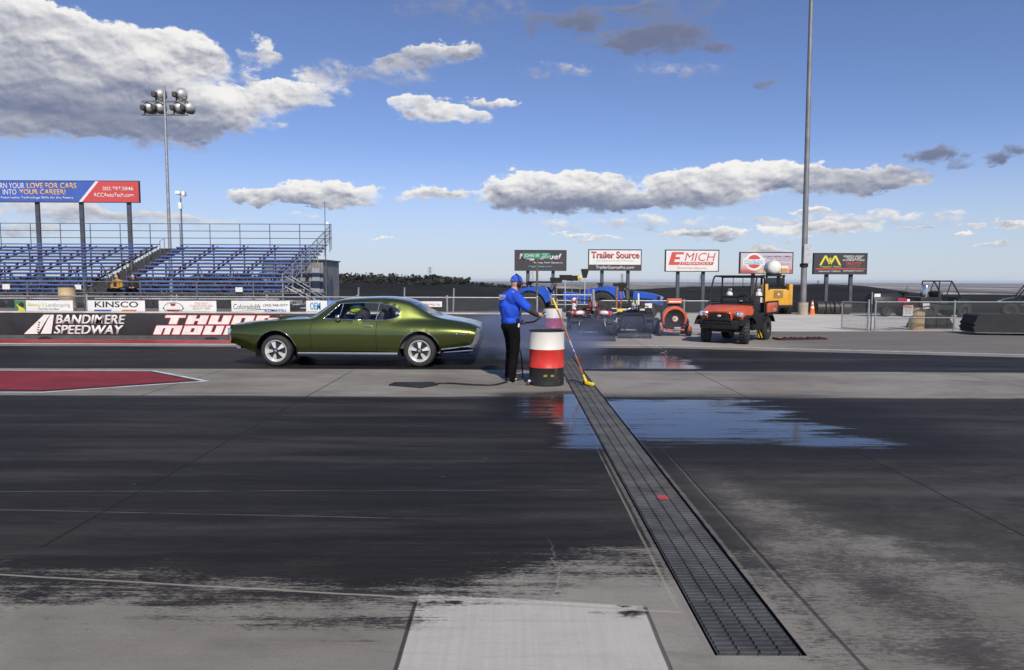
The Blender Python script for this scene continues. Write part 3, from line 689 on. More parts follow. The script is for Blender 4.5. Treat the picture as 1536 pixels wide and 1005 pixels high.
for i in range(len(XST)-1):
    for j in range(nv-1):
        x = (XST[i]+XST[i+1])/2; z = SEC[i:i+2, j:j+2, 1].mean(); y = SEC[i:i+2, j:j+2, 0].mean(); k = 'body'
        if j < NS+2 and min(math.hypot(x-WF[0], z-WF[1]), math.hypot(x-WR[0], z-WR[1])) < ARC: k = None
        elif j >= NS-1 and j < NS+NK-1 and inpoly((x, z), WIN): k = 'side_window'
        elif j >= NS+NK-1 and 1.55 < x < 2.05: k = 'windscreen'
        elif j >= NS+NK and 3.70 < x < 4.12 and y < .54: k = 'rear_window'
        elif j >= NS+NK-3 and .05 < x < 1.48: k = 'bonnet'
        elif j >= NS+NK-1 and x > 4.17 and x < 4.93: k = 'boot_lid'
        elif j < NS+1 and x > 4.82+(z-.43)*.50: k = None
        elif j < NS+2 and 1.63 < x < 2.935 and z > .30: k = 'door'
        cls[i, j] = k
# snap the rims of the openings onto their true outlines
for i in range(len(XST)):
    for j in range(nv):
        ks = {cls.get((i+a, j+b), 'x') for a in (-1, 0) for b in (-1, 0)}-{'x'}
        p = (XST[i], SEC[i, j, 1])
        if None in ks and len(ks) > 1 and p[0] > 4.6: VX[i, j] = 4.82+(SEC[i, j, 1]-.43)*.50
        elif None in ks and len(ks) > 1:
            w = WF if abs(p[0]-WF[0]) < 1 else WR; d = Vector((p[0]-w[0], p[1]-w[1])); d = d.normalized()*ARC
            VX[i, j] = w[0]+d.x; SEC[i, j, 1] = w[1]+d.y
        elif 'side_window' in ks and len(ks) > 1:
            q = nearest(p, WIN); VX[i, j] = q.x; SEC[i, j, 1] = q.y
def part_faces(kind, sides=(-1, 1), inset_=0.):
    mb = MB(); idx = {}
    for s in sides:
        for (i, j), k in cls.items():
            if k != kind: continue
            q = []
            for a, b in ((0, 0), (1, 0), (1, 1), (0, 1)):
                key = (i+a, j+b, s)
                if key not in idx:
                    idx[key] = len(mb.v); mb.v.append((VX[i+a, j+b]-2.53, s*(SEC[i+a, j+b, 0]-inset_), SEC[i+a, j+b, 1]-inset_*.3))
                q.append(idx[key])
            mb.f.append(tuple(q if s < 0 else q[::-1]))
    return mb
for e_ in [car]: e_.scale = (CS, CS, CS)
b = part_faces('body')
for st, rev in ((0, False), (len(XST)-1, True)):            # closing faces of nose and tail
    kx = (0 if st == 0 else -.04); ky = (1 if st == 0 else .93); pts = [(XST[st]-2.53+kx, -SEC[st, j, 0]*ky, SEC[st, j, 1]) for j in range(nv)]+[(XST[st]-2.53+kx, SEC[st, j, 0]*ky, SEC[st, j, 1]) for j in range(nv-2, -1, -1)]
    b.add(pts, [tuple(range(len(pts)))])
body = b.build('body', MPAINT, car, 50)
for k in ('bonnet', 'boot_lid'): part_faces(k).build(k, MPAINT, car, 40)
dl = part_faces('door', (-1,)).build('door', MPAINT, car, 40); dr = part_faces('door', (1,)).build('door', MPAINT, car, 40)
part_faces('windscreen', inset_=.004).build('windscreen', MGLS, car, 60); part_faces('rear_window', inset_=.004).build('rear_window', MGLS, car, 60)
for s in (-1, 1): part_faces('side_window', (s,), .012).build('side_window', MGLS, car, 60)
def sy(x, z, s=-1, off=0.):               # side surface half width at height z
    i = int(np.argmin(np.abs(np.array(XST)-x))); zz = SEC[i, :NS+NK, 1]; return s*(float(np.interp(z, zz, SEC[i, :NS+NK, 0]))+off)
C = 2.53
def onside(pts, r, m, name, parent, s=-1, off=.003, n=6, closed=False):
    mb = MB(); L = [(x-C, sy(x, z, s, off), z) for x, z in pts]
    mb.tube(L+([L[0]] if closed else []), r, n); return mb.build(name, m, parent, 60)
def dense(poly, step=.03):
    o = []
    for i in range(len(poly)-1):
        a, b_ = Vector(poly[i]), Vector(poly[i+1]); n = max(1, int((b_-a).length/step)); o += [tuple(a.lerp(b_, k/n)) for k in range(n)]
    return o+[poly[-1]]
MSEAM = mat('panel_gap', (.004, .004, .004), .8)
for s in (-1, 1):
    d_ = dl if s < 0 else dr
    onside(dense([(1.69, .945), (1.635, .87), (1.615, .75), (1.615, .55), (1.63, .31)]), .005, MSEAM, 'gap_line', d_, s, .0)
    onside(dense([(2.935, .915), (2.935, .31)]), .005, MSEAM, 'gap_line', d_, s, .0)
    onside(dense(WIN+[WIN[0]]), .009, MCHR, 'window_trim', car, s, .0)
    h = MB(); x0, z0 = 2.78, .83; y0 = sy(x0, z0, s)
    h.bbox((x0-C-.01, y0+s*.022, z0), (.15, .016, .026), .007).bbox((x0-C-.07, y0+s*.008, z0), (.02, .03, .03), .006).bbox((x0-C+.055, y0+s*.008, z0), (.03, .034, .034), .006)
    h.cyl((x0-C+.02, y0, z0-.06), (x0-C+.02, y0+s*.012, z0-.06), .011, n=10)
    h.build('door_handle', MCHR, d_, 40)
    bb = MB(); bb.tube([(2.915-C, sy(2.915, .935, s, -.004), .935), (2.955-C, sy(2.955, 1.278, s, -.004), 1.278)], .011, 8); bb.build('window_pillar', MCHR, car, 60)
    bb = MB(); bb.tube([(2.165-C, sy(2.165, .945, s, -.002), .945), (2.225-C, sy(2.225, 1.262, s, -.002), 1.262)], .009, 8); bb.build('vent_window_bar', MCHR, car, 60)
    bb = MB(); bb.tube([(1.64-C, s*.735, .985), (1.80-C, s*.70, 1.10), (2.05-C, s*.615, 1.295)], .017, 8); bb.tube([(1.60-C, s*.69, .992), (1.77-C, s*.655, 1.12), (2.02-C, s*.575, 1.30)], .010, 8); bb.build('windscreen_trim', MCHR, car, 60)
    for w, nm in ((WF, 'front'), (WR, 'rear')):
        pts = [(w[0]+(ARC+.002)*math.cos(a), w[1]+(ARC+.004)*math.sin(a)) for a in np.linspace(R(-5), R(185), 40)]
        onside(pts, .0045, MCHR, 'arch_moulding', car, s, .0)
    rk = MB(); rk.bbox((2.35-C, s*.885, .275), (2.02, .02, .040), .006); rk.build('rocker_moulding', MCHR, car, 40)
    rk = MB(); rk.bbox((2.35-C, s*.865, .235), (2.02, .03, .05), .008); rk.build('sill', MBLKP, car, 40)
    onside(dense([(4.24, .362), (4.84, .43)]), .014, MCHR, 'rear_moulding', car, s, .004)
    mi = MB(); mi.tube([(2.16-C, s*.87, .94), (2.15-C, s*.90, .985)], [.028, .013], 10); mi.lathe([(0, -.05), (.036, -.04), (.05, 0), (.052, .035), (.047, .04), (0, .038)], (2.17-C, s*.92, 1.01), 'X', 18); mi.build('door_mirror', MCHR, car, 50)
    # lamps at the corner and quarter badge
    rl = MB(); rl.bbox((4.79-C, sy(4.79, .685, s, .002), .69), (.022, .012, .06), .004); rl.build('marker_lamp', mat('red_lens', (.55, .03, .025), .15, coat=1), car, 40)
tg = txt('GTO', car, (4.63-C, sy(4.63, .68, -1, .004), .685), .19, .045, MCHR, 'badge', bold=.012, yaw=R(3))
# nose and bumpers
nz_ = MB()
def nosef(u, v):
    y = (u*2-1)*.86; z = .46+.375*v; x = -.03-.045*math.sin(math.pi*(.12+.76*v))*(1-.12*abs(u*2-1)**3)+(abs(u*2-1)**4)*.03
    return (x-C, y, z)
nz_.grid(nosef, 30, 10); nb_o = nz_.build('front_bumper', MPAINT, car, 50)
gr = MB()
for s in (-1, 1): gr.bbox((-.085-C, s*.44, .63), (.02, .66, .13), .02)
gr.build('grille', MBLKP, nb_o, 40)
for s in (-1, 1): ch_ = MB(); ch_.bbox((-.05-C, s*.825, .64), (.07, .06, .26), .02); ch_.build('nose_trim', MCHR, nb_o, 40)
va = MB(); va.grid(lambda u, v: (-.02+.50*v-C+.03*abs(u*2-1)**3, (u*2-1)*(.80+.06*v), .455-.19*v), 20, 6); va.build('front_valance', MPAINT, car, 50)
lb = MB(); lb.bbox((.12-C, 0, .375), (.09, 1.66, .045), .018); lb.build('lower_bumper', MCHR, car, 40)
rb = MB()
prof = [(4.965, .795), (5.0, .775), (5.02, .72), (5.01, .61), (4.96, .49), (4.87, .405), (4.80, .41), (4.885, .52), (4.93, .66)]
rows = []
for k in range(25):
    u = k/24*2-1; y = u*.905; dxx = -.012*abs(u)**3.2; rows.append([(x-C+dxx, y, z) for x, z in prof])
vs = [p for r_ in rows for p in r_]; npf = len(prof)
rb.add(vs, [(k*npf+q, k*npf+(q+1) % npf, (k+1)*npf+(q+1) % npf, (k+1)*npf+q) for k in range(24) for q in range(npf)]+[tuple(range(npf)), tuple(24*npf+q for q in range(npf))[::-1]])
rbo = rb.build('rear_bumper', MCHR, car, 45)
tl = MB()
for s in (-1, 1): tl = MB(); tl.bbox((4.985-C, s*.56, .665), (.03, .38, .055), .015); tl.build('tail_lamp', MATS['red_lens'], rbo, 40)
ex = MB(); ex.tube([(4.15-C, -.70, .28), (4.55-C, -.74, .315), (4.86-C, -.80, .345)], .026, 12); ex.build('exhaust_pipe', MCHR, car, 50)
# scoops and wipers on the bonnet
sc = MB()
for s in (-1, 1): sc.ell((1.12-C, s*.22, .955), (.42, .10, .055), 20, 10)
sc.build('bonnet_scoop', MPAINT, car, 60)
# underside, wells, cabin
un = MB(); un.box((2.35-C, 0, .25), (1.9, 1.66, .06)).box((2.5-C, 0, .30), (4.5, .9, .10)).box((4.5-C, 0, .42), (.5, 1.5, .05)); un.build('underbody', MDARK, car)
for w in (WF, WR):
    for s in (-1, 1):
        we = MB(); n = 28; r0 = ARC+.012
        vs = []
        for k in range(n+1):
            a = R(-20+220*k/n)
            vs += [(w[0]-C+r0*math.cos(a), s*.905, w[1]+r0*math.sin(a)), (w[0]-C+r0*math.cos(a), s*.52, w[1]+r0*math.sin(a))]
        we.add(vs, [(2*k, 2*k+1, 2*k+3, 2*k+2) for k in range(n)]); we.add([vs[2*k+1] for k in range(n+1)], [tuple(range(n+1))]); we.build('wheel_well', MDARK, car)
ci = MB(); ci.box((2.75-C, 0, .42), (2.0, 1.5, .06)).bbox((1.88-C, 0, .86), (.34, 1.42, .16), .06).box((2.8-C, .80, .62), (1.9, .03, .5)).box((2.8-C, -.80, .62), (1.9, .03, .5)).box((3.95-C, 0, .80), (.5, 1.3, .3)); ci.build('cabin', MCAB, car, 40)
MSEAT = mat('black_vinyl', (.03, .03, .032), .42, 0, .2, 6)
for y in (-.37, .37):
    se = MB(); se.bbox((2.62-C, y, .55), (.52, .52, .16), .06).bbox((2.93-C, y, .82), (.13, .52, .58), .06, (0, R(14), 0)).bbox((2.99-C, y, 1.10), (.08, .22, .10), .03); se.build('seat', MSEAT, car, 50)
se = MB(); se.bbox((3.35-C, 0, .55), (.45, 1.2, .16), .06).bbox((3.60-C, 0, .78), (.14, 1.2, .42), .06, (0, R(18), 0)); se.build('rear_seat', MSEAT, car, 50)
sw = MB(); sw.tube([(2.21-C+.06*math.cos(a), -.37+.19*math.sin(a), .98+.18*math.cos(a)) for a in np.linspace(0, 2*math.pi, 25)], .012, 8); sw.cyl((2.0-C, -.37, .86), (2.21-C, -.37, .98), .02); sw.build('steering_wheel', MBLKP, car, 50)
hl = MB(); hl.grid(lambda u, v: (2.2+1.35*u-C, (v*2-1)*.54, 1.30+.05*math.sin(math.pi*u)), 8, 6); hl.build('headliner', mat('grey_headliner', (.10, .10, .10), .9), car)
# wheels
def wheel(x, s, z, r=.318, wd=.21):
    t = MB(); k = s
    yo = s*.895
    prof = [(.205, 0), (.24, .012), (.275, .014), (r-.022, .004), (r-.006, -.018), (r, -.045), (r, -wd+.045), (r-.02, -wd+.01), (.22, -wd)]
    t.lathe([(a, k*h) for a, h in prof], (0, 0, 0), 'Y', 48, False)
    for g_ in (-.07, -.105, -.14): t.lathe([(r+.001, k*(g_-.004)), (r+.001, k*(g_+.004))], (0, 0, 0), 'Y', 48, False)
    e = t.build('wheel', MTYRE, car, 50); e.location = (x-C, yo, z)
    rim = MB(); rim.lathe([(.222, k*.004), (.219, k*.016), (.207, k*.014), (.196, k*-.012), (.178, k*-.040), (.172, k*-.055), (.05, k*-.065)], (0, 0, 0), 'Y', 48, False); rim.build('rim', MALU, e, 40)
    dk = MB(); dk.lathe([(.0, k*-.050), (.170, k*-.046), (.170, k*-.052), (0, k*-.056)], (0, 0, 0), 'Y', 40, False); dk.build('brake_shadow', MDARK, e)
    sp = MB()
    for q in range(5):
        a = math.pi/2+q*2*math.pi/5+(.0 if x > 2 else .35)
        def P(rad, off, dep): return (rad*math.cos(a)-off*math.sin(a), k*dep, rad*math.sin(a)+off*math.cos(a))
        sp.add([P(.185, -.045, -.022), P(.185, .045, -.022), P(.055, .017, .0), P(.055, -.017, .0), P(.185, -.045, -.045), P(.185, .045, -.045), P(.055, .017, -.035), P(.055, -.017, -.035)],
               [(0, 1, 2, 3), (4, 7, 6, 5), (0, 4, 5, 1), (1, 5, 6, 2), (2, 6, 7, 3), (3, 7, 4, 0)])
    sp.build('spokes', MALU, e)
    hb = MB(); hb.lathe([(.062, k*-.03), (.060, k*.004), (.045, k*.012), (0, k*.012)], (0, 0, 0), 'Y', 24, False); hb.build('hub', mat('dark_hub', (.05, .05, .05), .4, .6), e, 40)
    cp = MB(); cp.lathe([(.026, k*.01), (.024, k*.026), (0, k*.030)], (0, 0, 0), 'Y', 20, False)
    for q in range(5):
        a = q*2*math.pi/5+.6; cp.cyl((.043*math.cos(a), k*.008, .043*math.sin(a)), (.043*math.cos(a), k*.022, .043*math.sin(a)), .007, n=8)
    cp.build('centre_cap', MCHR, e, 40)
for s in (-1, 1): wheel(WF[0], s, .318); wheel(WR[0], s, .328, .328, .24)
# driver
dv = empty('person', (0, 0, 0), 0, 'driver in a dark jacket and yellow, green and blue helmet behind the coupe wheel', 'person')
def car2w(x, y, z): 
    v = Matrix.Rotation(R(-1.2), 3, 'Z') @ (Vector((x-C, y, z))*CS); return v+car.location
dv.location = car2w(2.45, -.40, .58); dv.rotation_euler = (0, 0, R(-1.2))
bm_ = MB()
limb(bm_, [(0.02, 0, .0), (.06, 0, .20), (.10, 0, .42)], [.15, .155, .16]); limb(bm_, [(.10, 0, .42), (.05, 0, .52)], [.07, .06])
for s in (-1, 1):
    limb(bm_, [(.09, s*.19, .40), (-.08, s*.22, .24), (-.34, s*.15, .34)], [.06, .05, .035]); limb(bm_, [(0, s*.1, 0), (-.38, s*.12, .08), (-.62, s*.12, -.2)], [.08, .065, .05])
    bm_.ell((-.38, s*.15, .35), (.045, .03, .035))
blob('body', bm_, mat('dark_jacket', (.02, .022, .03), .8), dv, .02, 3)
def helmet_mat():
    m, nb, p = new_mat('helmet_shell'); tc = nb.nodes.new('ShaderNodeTexCoord'); X, Y, Z = nb.sep(tc.outputs['Object'])
    n = nb.noise(nb.comb(X*6, Y*6, Z*14), 1, 3)
    c = nb.mix((Z+(n-.5)*.10).ss(.0, .02), (.50, .68, .06), (.02, .14, .50)); c = nb.mix((Z+(n-.5)*.08).ss(.075, .09), c, (.012, .012, .015))
    nb.links.new(c, p.inputs['Base Color']); p.inputs['Roughness'].default_value = .2; p.inputs['Coat Weight'].default_value = 1; return m
he = MB(); he.ell((0, 0, 0), (.155, .125, .15), 28, 18).ell((-.07, 0, -.07), (.10, .105, .075), 20, 12)
ho = blob('helmet', he, helmet_mat(), dv, .014, 3); ho.location = (.0, 0, .60)
vi_ = MB(); vi_.ell((-.055, 0, .02), (.105, .108, .05), 20, 12); v_o = vi_.build('visor', MBLKP, ho, 60)
# ------------------------------------------------------------ track worker with the hose
MSKIN = mat('skin', (.52, .27, .19), .55, 0, .12, 12, .05)
MSHIRT = mat('blue_shirt', (.022, .080, .56), .9, 0, .25, 9, .6, spec=.2)
MPANT = mat('black_trousers', (.0055, .0055, .006), .9, 0, .3, 6, .4, spec=.12)
MGREY = mat('charcoal_sleeve', (.045, .047, .050), .9, 0, .25, 30, .3)
wx = G(768, 573); PH = 28
w = empty('person', (wx.x-.02, wx.y+.08, 0), R(PH), 'track worker in blue cap and shirt, black trousers and headset, holding a water hose', 'person')
ELB, WRI, HAN = (.17, -.30, 1.21), (.385, -.235, 1.115), (.445, -.215, 1.125)
ELL, WRL, HAL = (.02, .26, 1.15), (.20, .085, 1.005), (.27, .05, .99)
bm_ = MB()
limb(bm_, [(-.01, 0, .95), (-.03, 0, 1.1), (-.03, 0, 1.28), (.0, 0, 1.42)], [.125, .125, .14, .12])
limb(bm_, [(.01, 0, 1.44), (.075, 0, 1.565)], [.068, .062])
bm_.ell((.105, 0, 1.655), (.098, .078, .118), 20, 14); bm_.ell((.135, 0, 1.60), (.07, .062, .07), 16, 10)      # skull and jaw
bm_.ell((.207, 0, 1.635), (.022, .016, .028), 10, 8); bm_.ell((.185, 0, 1.592), (.018, .03, .012), 10, 6); bm_.ell((.188, 0, 1.672), (.02, .05, .012), 10, 6)
for s in (-1, 1): bm_.ell((.10, s*.080, 1.635), (.025, .012, .034), 10, 8)
limb(bm_, [(.0, -.19, 1.42), ELB, WRI], [.055, .043, .029]); limb(bm_, [(.0, .19, 1.42), ELL, WRL], [.055, .043, .029])
def hand(mb, wri, han, curl_axis, thumb):
    a, h = Vector(wri), Vector(han); d = (h-a).normalized(); n = Vector(curl_axis).normalized(); side = d.cross(n).normalized()
    mb.ell(a+d*.045, (.046, .028, .040), 14, 10)
    for q, L in zip((-1.5, -.5, .5, 1.5), (.9, 1.05, 1.0, .8)):
        b = a+d*.075+side*q*.019; p1 = b+(d*.9-n*.35)*.032*L; p2 = p1+(d*.1-n*.9)*.026*L; p3 = p2+(-d*.8-n*.3)*.020*L
        limb(mb, [b, p1, p2, p3], [.0105, .010, .0095, .0085], 8)
    b = a+d*.03+side*thumb*.03; limb(mb, [b, b+(d*.6+side*thumb*.5-n*.2)*.035, b+(d*1.5+side*thumb*.2-n*.9)*.035], [.013, .011, .009], 8)
hand(bm_, WRI, HAN, (.2, -.1, 1), -1); hand(bm_, WRL, HAL, (.1, -.2, 1), 1)
for s in (-1, 1): limb(bm_, [(.0, s*.09, .93), (.03 if s > 0 else .01, s*.10, .50), (.02 if s > 0 else -.05, s*.115, .09)], [.085, .05, .036])
blob('body', bm_, MSKIN, w, .0065, 3)
# eyes, mostly turned away
ey = MB()
for s in (-1, 1): ey.ell((.193, s*.032, 1.655), (.010, .014, .008), 10, 6)
ey.build('eyes', mat('eye_white', (.7, .7, .7), .3), w, 60)
sh = MB()
limb(sh, [(.005, 0, .985), (-.015, 0, 1.12), (-.035, 0, 1.28), (-.01, 0, 1.40)], [.155, .155, .165, .135])
for s in (-1, 1):
    sh.ell((.0, s*.075, 1.02), (.145, .11, .10)); sh.ell((-.02, s*.08, 1.2), (.14, .12, .18)); sh.ell((-.02, s*.10, 1.38), (.115, .12, .115))
limb(sh, [(.0, -.18, 1.42), (.10, -.245, 1.31), (.145, -.275, 1.255)], [.088, .082, .078]); limb(sh, [(.0, .18, 1.42), (-.01, .235, 1.29), (-.015, .25, 1.23)], [.088, .082, .08])
limb(sh, [(.01, 0, 1.46), (.035, 0, 1.50)], [.092, .080])
for q in range(16):                                  # folds at waist and sleeve
    a = random.uniform(-math.pi, math.pi); z = random.uniform(.93, 1.15); limb(sh, [(.145*math.cos(a), .165*math.sin(a), z), (.15*math.cos(a+.25), .17*math.sin(a+.25), z+random.uniform(.04, .14))], [.014, .010], 8)
blob('shirt', sh, MSHIRT, w, .009, 9)
sl_ = MB(); limb(sl_, [(.09, -.245, 1.30), ELB, (.27, -.27, 1.165), (.365, -.243, 1.118)], [.058, .052, .047, .036]); blob('sleeve', sl_, MGREY, w, .008, 3)
sl_ = MB(); limb(sl_, [(-.01, .235, 1.27), ELL, (.17, .115, 1.02)], [.058, .050, .036]); blob('sleeve', sl_, MGREY, w, .008, 3)
tr_ = MB()
tr_.ell((-.02, 0, .93), (.15, .175, .12))
limb(tr_, [(-.01, -.085, .93), (.015, -.10, .72), (.01, -.105, .50), (-.025, -.11, .28), (-.05, -.115, .055)], [.118, .100, .080, .078, .074])
limb(tr_, [(-.01, .085, .93), (.045, .10, .72), (.05, .105, .50), (.03, .11, .28), (.02, .115, .055)], [.118, .100, .080, .076, .074])
for q in range(26):
    s = random.choice((-1, 1)); z = random.choice((random.uniform(.07, .2), random.uniform(.4, .56), random.uniform(.75, .9))); a = random.uniform(0, 6.28)
    c0 = Vector((.0+(.03 if s > 0 else -.02), s*.108, z)); limb(tr_, [c0+Vector((.066*math.cos(a), .066*math.sin(a), 0)), c0+Vector((.07*math.cos(a+.8), .07*math.sin(a+.8), .03))], [.016, .010], 8)
blob('trousers', tr_, MPANT, w, .009, 4)
MSHOE = mat('shoe_mesh', (.03, .03, .032), .7, 0, .3, 20); MSOLE = mat('shoe_sole', (.16, .16, .16), .7)
for s, ox in ((-1, -.055), (1, .02)):
    so_ = MB(); limb(so_, [(ox-.03, s*.115, .055), (ox+.08, s*.12, .05), (ox+.17, s*.125, .038)], [.048, .046, .036]); b_ = blob('shoe', so_, MSHOE, w, .008, 3)
    s2 = MB(); s2.prism([(ox-.085+.0, .0)]+[(ox-.085, .028), (ox+.1, .024), (ox+.215, .032), (ox+.21, .008), (ox+.1, 0)], s*.12-.045, s*.12+.045); s2.build('sole', MSOLE, b_, 40)
    s3 = MB(); s3.bbox((ox+.05, s*.12-.048, .055), (.05, .008, .02), .003, (0, -.4, 0)); s3.build('stripe', mat('shoe_stripe', (.7, .7, .7), .5), b_)
cp = MB()
cp.grid(lambda u, v: (.10+.106*math.cos(2*math.pi*u)*math.sin(v*math.pi/2+.0001)*1.0, .088*math.sin(2*math.pi*u)*math.sin(v*math.pi/2+.0001), 1.672+.118*math.cos(v*math.pi/2)**.8), 28, 10)
cp.grid(lambda u, v: (.175+v*.085*math.cos((u-.5)*1.6), (u-.5)*2*(.082-.02*v*v), 1.682-.028*v-.018*abs(u-.5)*2*1.0), 12, 5)
cap = cp.build('cap', mat('blue_cap', (.022, .075, .50), .8, 0, .2, 12, .2), w, 60)
bd = MB(); bd.ell((.0, -.02, 1.70), (.006, .028, .018), 10, 6); bd.build('cap_badge', mat('orange_badge', (.55, .22, .06), .7), cap, 60)
hs_ = MB(); hs_.tube([(.10, .092*math.sin(a), 1.665+.132*math.cos(a)) for a in np.linspace(-1.5, 1.5, 15)], .012, 8); hd = hs_.build('headset', MBLKP, w, 60)
for s in (-1, 1):
    q = MB(); q.ell((.108, s*.088, 1.630), (.044, .030, .055), 16, 10); q.build('ear_cup', MBLKP, hd, 60)
q = MB(); q.tube([(.12, -.10, 1.60), (.17, -.075, 1.565), (.205, -.03, 1.575)], .006, 6); q.ell((.208, -.02, 1.577), (.012, .016, .010), 10, 6); q.build('microphone', MBLKP, hd, 60)
# belt radio with white tag, cord, back print
rd = MB(); rd.bbox((.03, -.187, 1.02), (.06, .035, .10), .01, (0, 0, .2)); rd.tube([(.05, -.19, 1.06), (.10, -.185, 1.17), (.13, -.14, 1.24), (.05, -.10, 1.42)], .006, 6); rd.build('radio', MBLKP, w, 50)
q = MB(); q.bbox((.035, -.208, .955), (.032, .008, .062), .004, (0, .25, .2)); q.build('white_tag', mat('tag_white', (.75, .75, .75), .6), w)
# back lettering follows the curved back
MPRT = mat('shirt_print', (.42, .47, .50), .8)
bt = txt('BANDIMERE', w, (-.205, -.015, 1.435), .235, .05, MPRT, 'back_print', shear=.25, bold=.02, yaw=R(-90))
bt2 = txt('SPEEDWAY', w, (-.212, -.015, 1.385), .20, .032, MPRT, 'back_print', shear=.25, bold=.01, yaw=R(-90))
for o_ in (bt, bt2):
    o_.rotation_euler = (R(-9) if o_ is bt else R(-3), 0, R(-90)); 
    for v in o_.data.vertices: v.co.y += (v.co.x**2)*2.6
# hose
def wl(p): return w.location+Matrix.Rotation(R(PH), 3, 'Z') @ Vector(p)
def smooth(pts, n=8):
    pts = [Vector(p) for p in pts]; o = []
    for i in range(len(pts)-1):
        p0, p1, p2, p3 = pts[max(i-1, 0)], pts[i], pts[i+1], pts[min(i+2, len(pts)-1)]
        for k in range(n):
            t = k/n; o.append(.5*((2*p1)+(p2-p0)*t+(2*p0-5*p1+4*p2-p3)*t*t+(-p0+3*p1-3*p2+p3)*t**3))
    return o+[pts[-1]]
hp = [wl((.50, -.205, 1.135)), wl((.44, -.225, 1.09)), wl((.36, -.16, 1.01)), wl((.31, .04, .975)), wl((.24, .06, .965)), wl((.17, .10, .90)), wl((.12, -.06, .62)), wl((.17, -.05, .42))]
g1 = G(784, 566); hp += [Vector((g1.x-.01, g1.y, .18)), Vector((g1.x, g1.y-.03, .018)), Vector((g1.x-.04, g1.y-.2, .016)), Vector((g1.x-.12, g1.y-.26, .016))]
for a in ((745, 578), (715, 578.5), (690, 577), (668, 576), (650, 577)): q = G(*a); hp.append(Vector((q.x, q.y, .016)))
ho_ = MB(); ho_.tube(smooth(hp), .013, 8)
hose = ho_.build('water_hose', mat('hose_rubber', (.014, .015, .016), .5, 0, .2, 4), smooth=60); tag(hose, 'black rubber hose from the worker\'s hands down to the ground plate', 'hose')
nz2 = MB(); nz2.tube([wl((.495, -.20, 1.133)), wl((.56, -.175, 1.165))], [.013, .011], 10); nz2.build('nozzle', MBLKP, hose, 50)
pl_ = MB(); pl_.prism([(G(583, 578.5).x, G(583, 578.5).y), (G(632, 582.5).x, G(632, 582.5).y), (G(657, 578).x, G(657, 578).y), (G(650, 574.5).x, G(650, 574.5).y), (G(592, 575).x, G(592, 575).y)], .004, .022, 'XY')
tag(pl_.build('floor_plate', mat('plate_rubber', (.02, .021, .022), .5, 0, .3, 4, .2)), 'flat dark rubber plate on the concrete at the hose end', 'plate')
# drums
def drum_mat(name, bands, k=1.):
    m, nb, p = new_mat(name); tc = nb.nodes.new('ShaderNodeTexCoord'); X, Y, Z = nb.sep(tc.outputs['Object'])
    n = nb.noise(tc.outputs['Object'], 7, 6, .65); n2 = nb.noise(tc.outputs['Object'], 2.2, 5, .6); n3 = nb.noise(nb.comb(X*5, Y*5, Z*1.5), 1, 6, .7)
    c = bands[0][1]
    for z0, col in bands[1:]: c = nb.mix((Z+(n-.5)*.004).ss(z0-.002, z0+.002), c, col)
    c = nb.mix(n3.ss(.54, .74)*.42, c, (.30, .24, .17)); c = nb.mix(n.ss(.68, .74)*.55, c, (.06, .045, .035))
    if k > .5:
        yb = ((X+.06).abs()-.055).abs().ss(.035, .015)*(Z-.175+(n-.5)*.03).abs().ss(.022, .012)*(Y+.2).ss(.05, -.02)*n2.ss(.35, .5); c = nb.mix(yb*.8, c, (.38, .36, .03))
    nb.links.new(c, p.inputs['Base Color']); nb.links.new(((n2-.5)*.3+.42).v, p.inputs['Roughness'])
    nb.links.new(nb.bump(n2*.8+n*.2, .25, .02), p.inputs['Normal']); return m
def drum(name, loc, mt, label, cat, h=.885, r=.287, rimm=None, rz=0., group=None):
    e = empty(name, loc, rz, label, cat, group)
    b = MB(); b.lathe([(.0, .012), (r-.012, .012), (r-.006, 0), (r, .012), (r-.002, .03), (r-.003, h*.333-.02), (r+.006, h*.333-.006), (r+.006, h*.333+.006), (r-.003, h*.333+.02), (r-.003, h*.667-.02), (r+.006, h*.667-.006), (r+.006, h*.667+.006), (r-.003, h*.667+.02), (r-.003, h-.03), (r-.001, h-.012)], n=56, cap=False)
    b.build('shell', mt, e, 35)
    t = MB(); t.lathe([(r-.004, h-.014), (r+.004, h-.008), (r+.003, h), (r-.010, h+.001), (r-.012, h-.016), (0, h-.018)], n=56, cap=False); t.build('lid', rimm or MBLKP, e, 35); return e
DW, DR, DB = (.66, .635, .575), (.60, .035, .026), (.022, .022, .023)
gd = G(821, 580)
drum('steel_drum', (gd.x, gd.y+.27, 0), drum_mat('drum_bands', [(0, DB), (.295, DR), (.59, DW)]), 'near white, red and black banded steel drum beside the worker, with two yellow smears', 'drum', rz=.3)
drum('steel_drum', (1.20, 20.2, 0), drum_mat('drum_bands_faded', [(0, (.03, .03, .035)), (.30, (.50, .045, .09)), (.59, (.68, .67, .64))], 0.), 'far faded red and white drum half hidden behind the near drum', 'drum', rz=1.)
cn = MB(); gc = G(792, 578); cn.lathe([(.0, 0), (.028, .0), (.030, .01), (.030, .045), (.022, .055), (0, .056)], n=18); ca = cn.build('small_can', mat('can_red', (.12, .03, .03), .35, .3), smooth=40, loc=(gc.x, gc.y, 0)); ca.location = (gc.x, gc.y, 0)
tag(ca, 'small dark red can on the concrete at the foot of the near drum', 'can')
c2 = MB(); c2.ell((.02, .015, .068), (.026, .026, .022), 14, 8); c2.build('can_lid', mat('can_cap', (.55, .6, .7), .3), ca, 60)
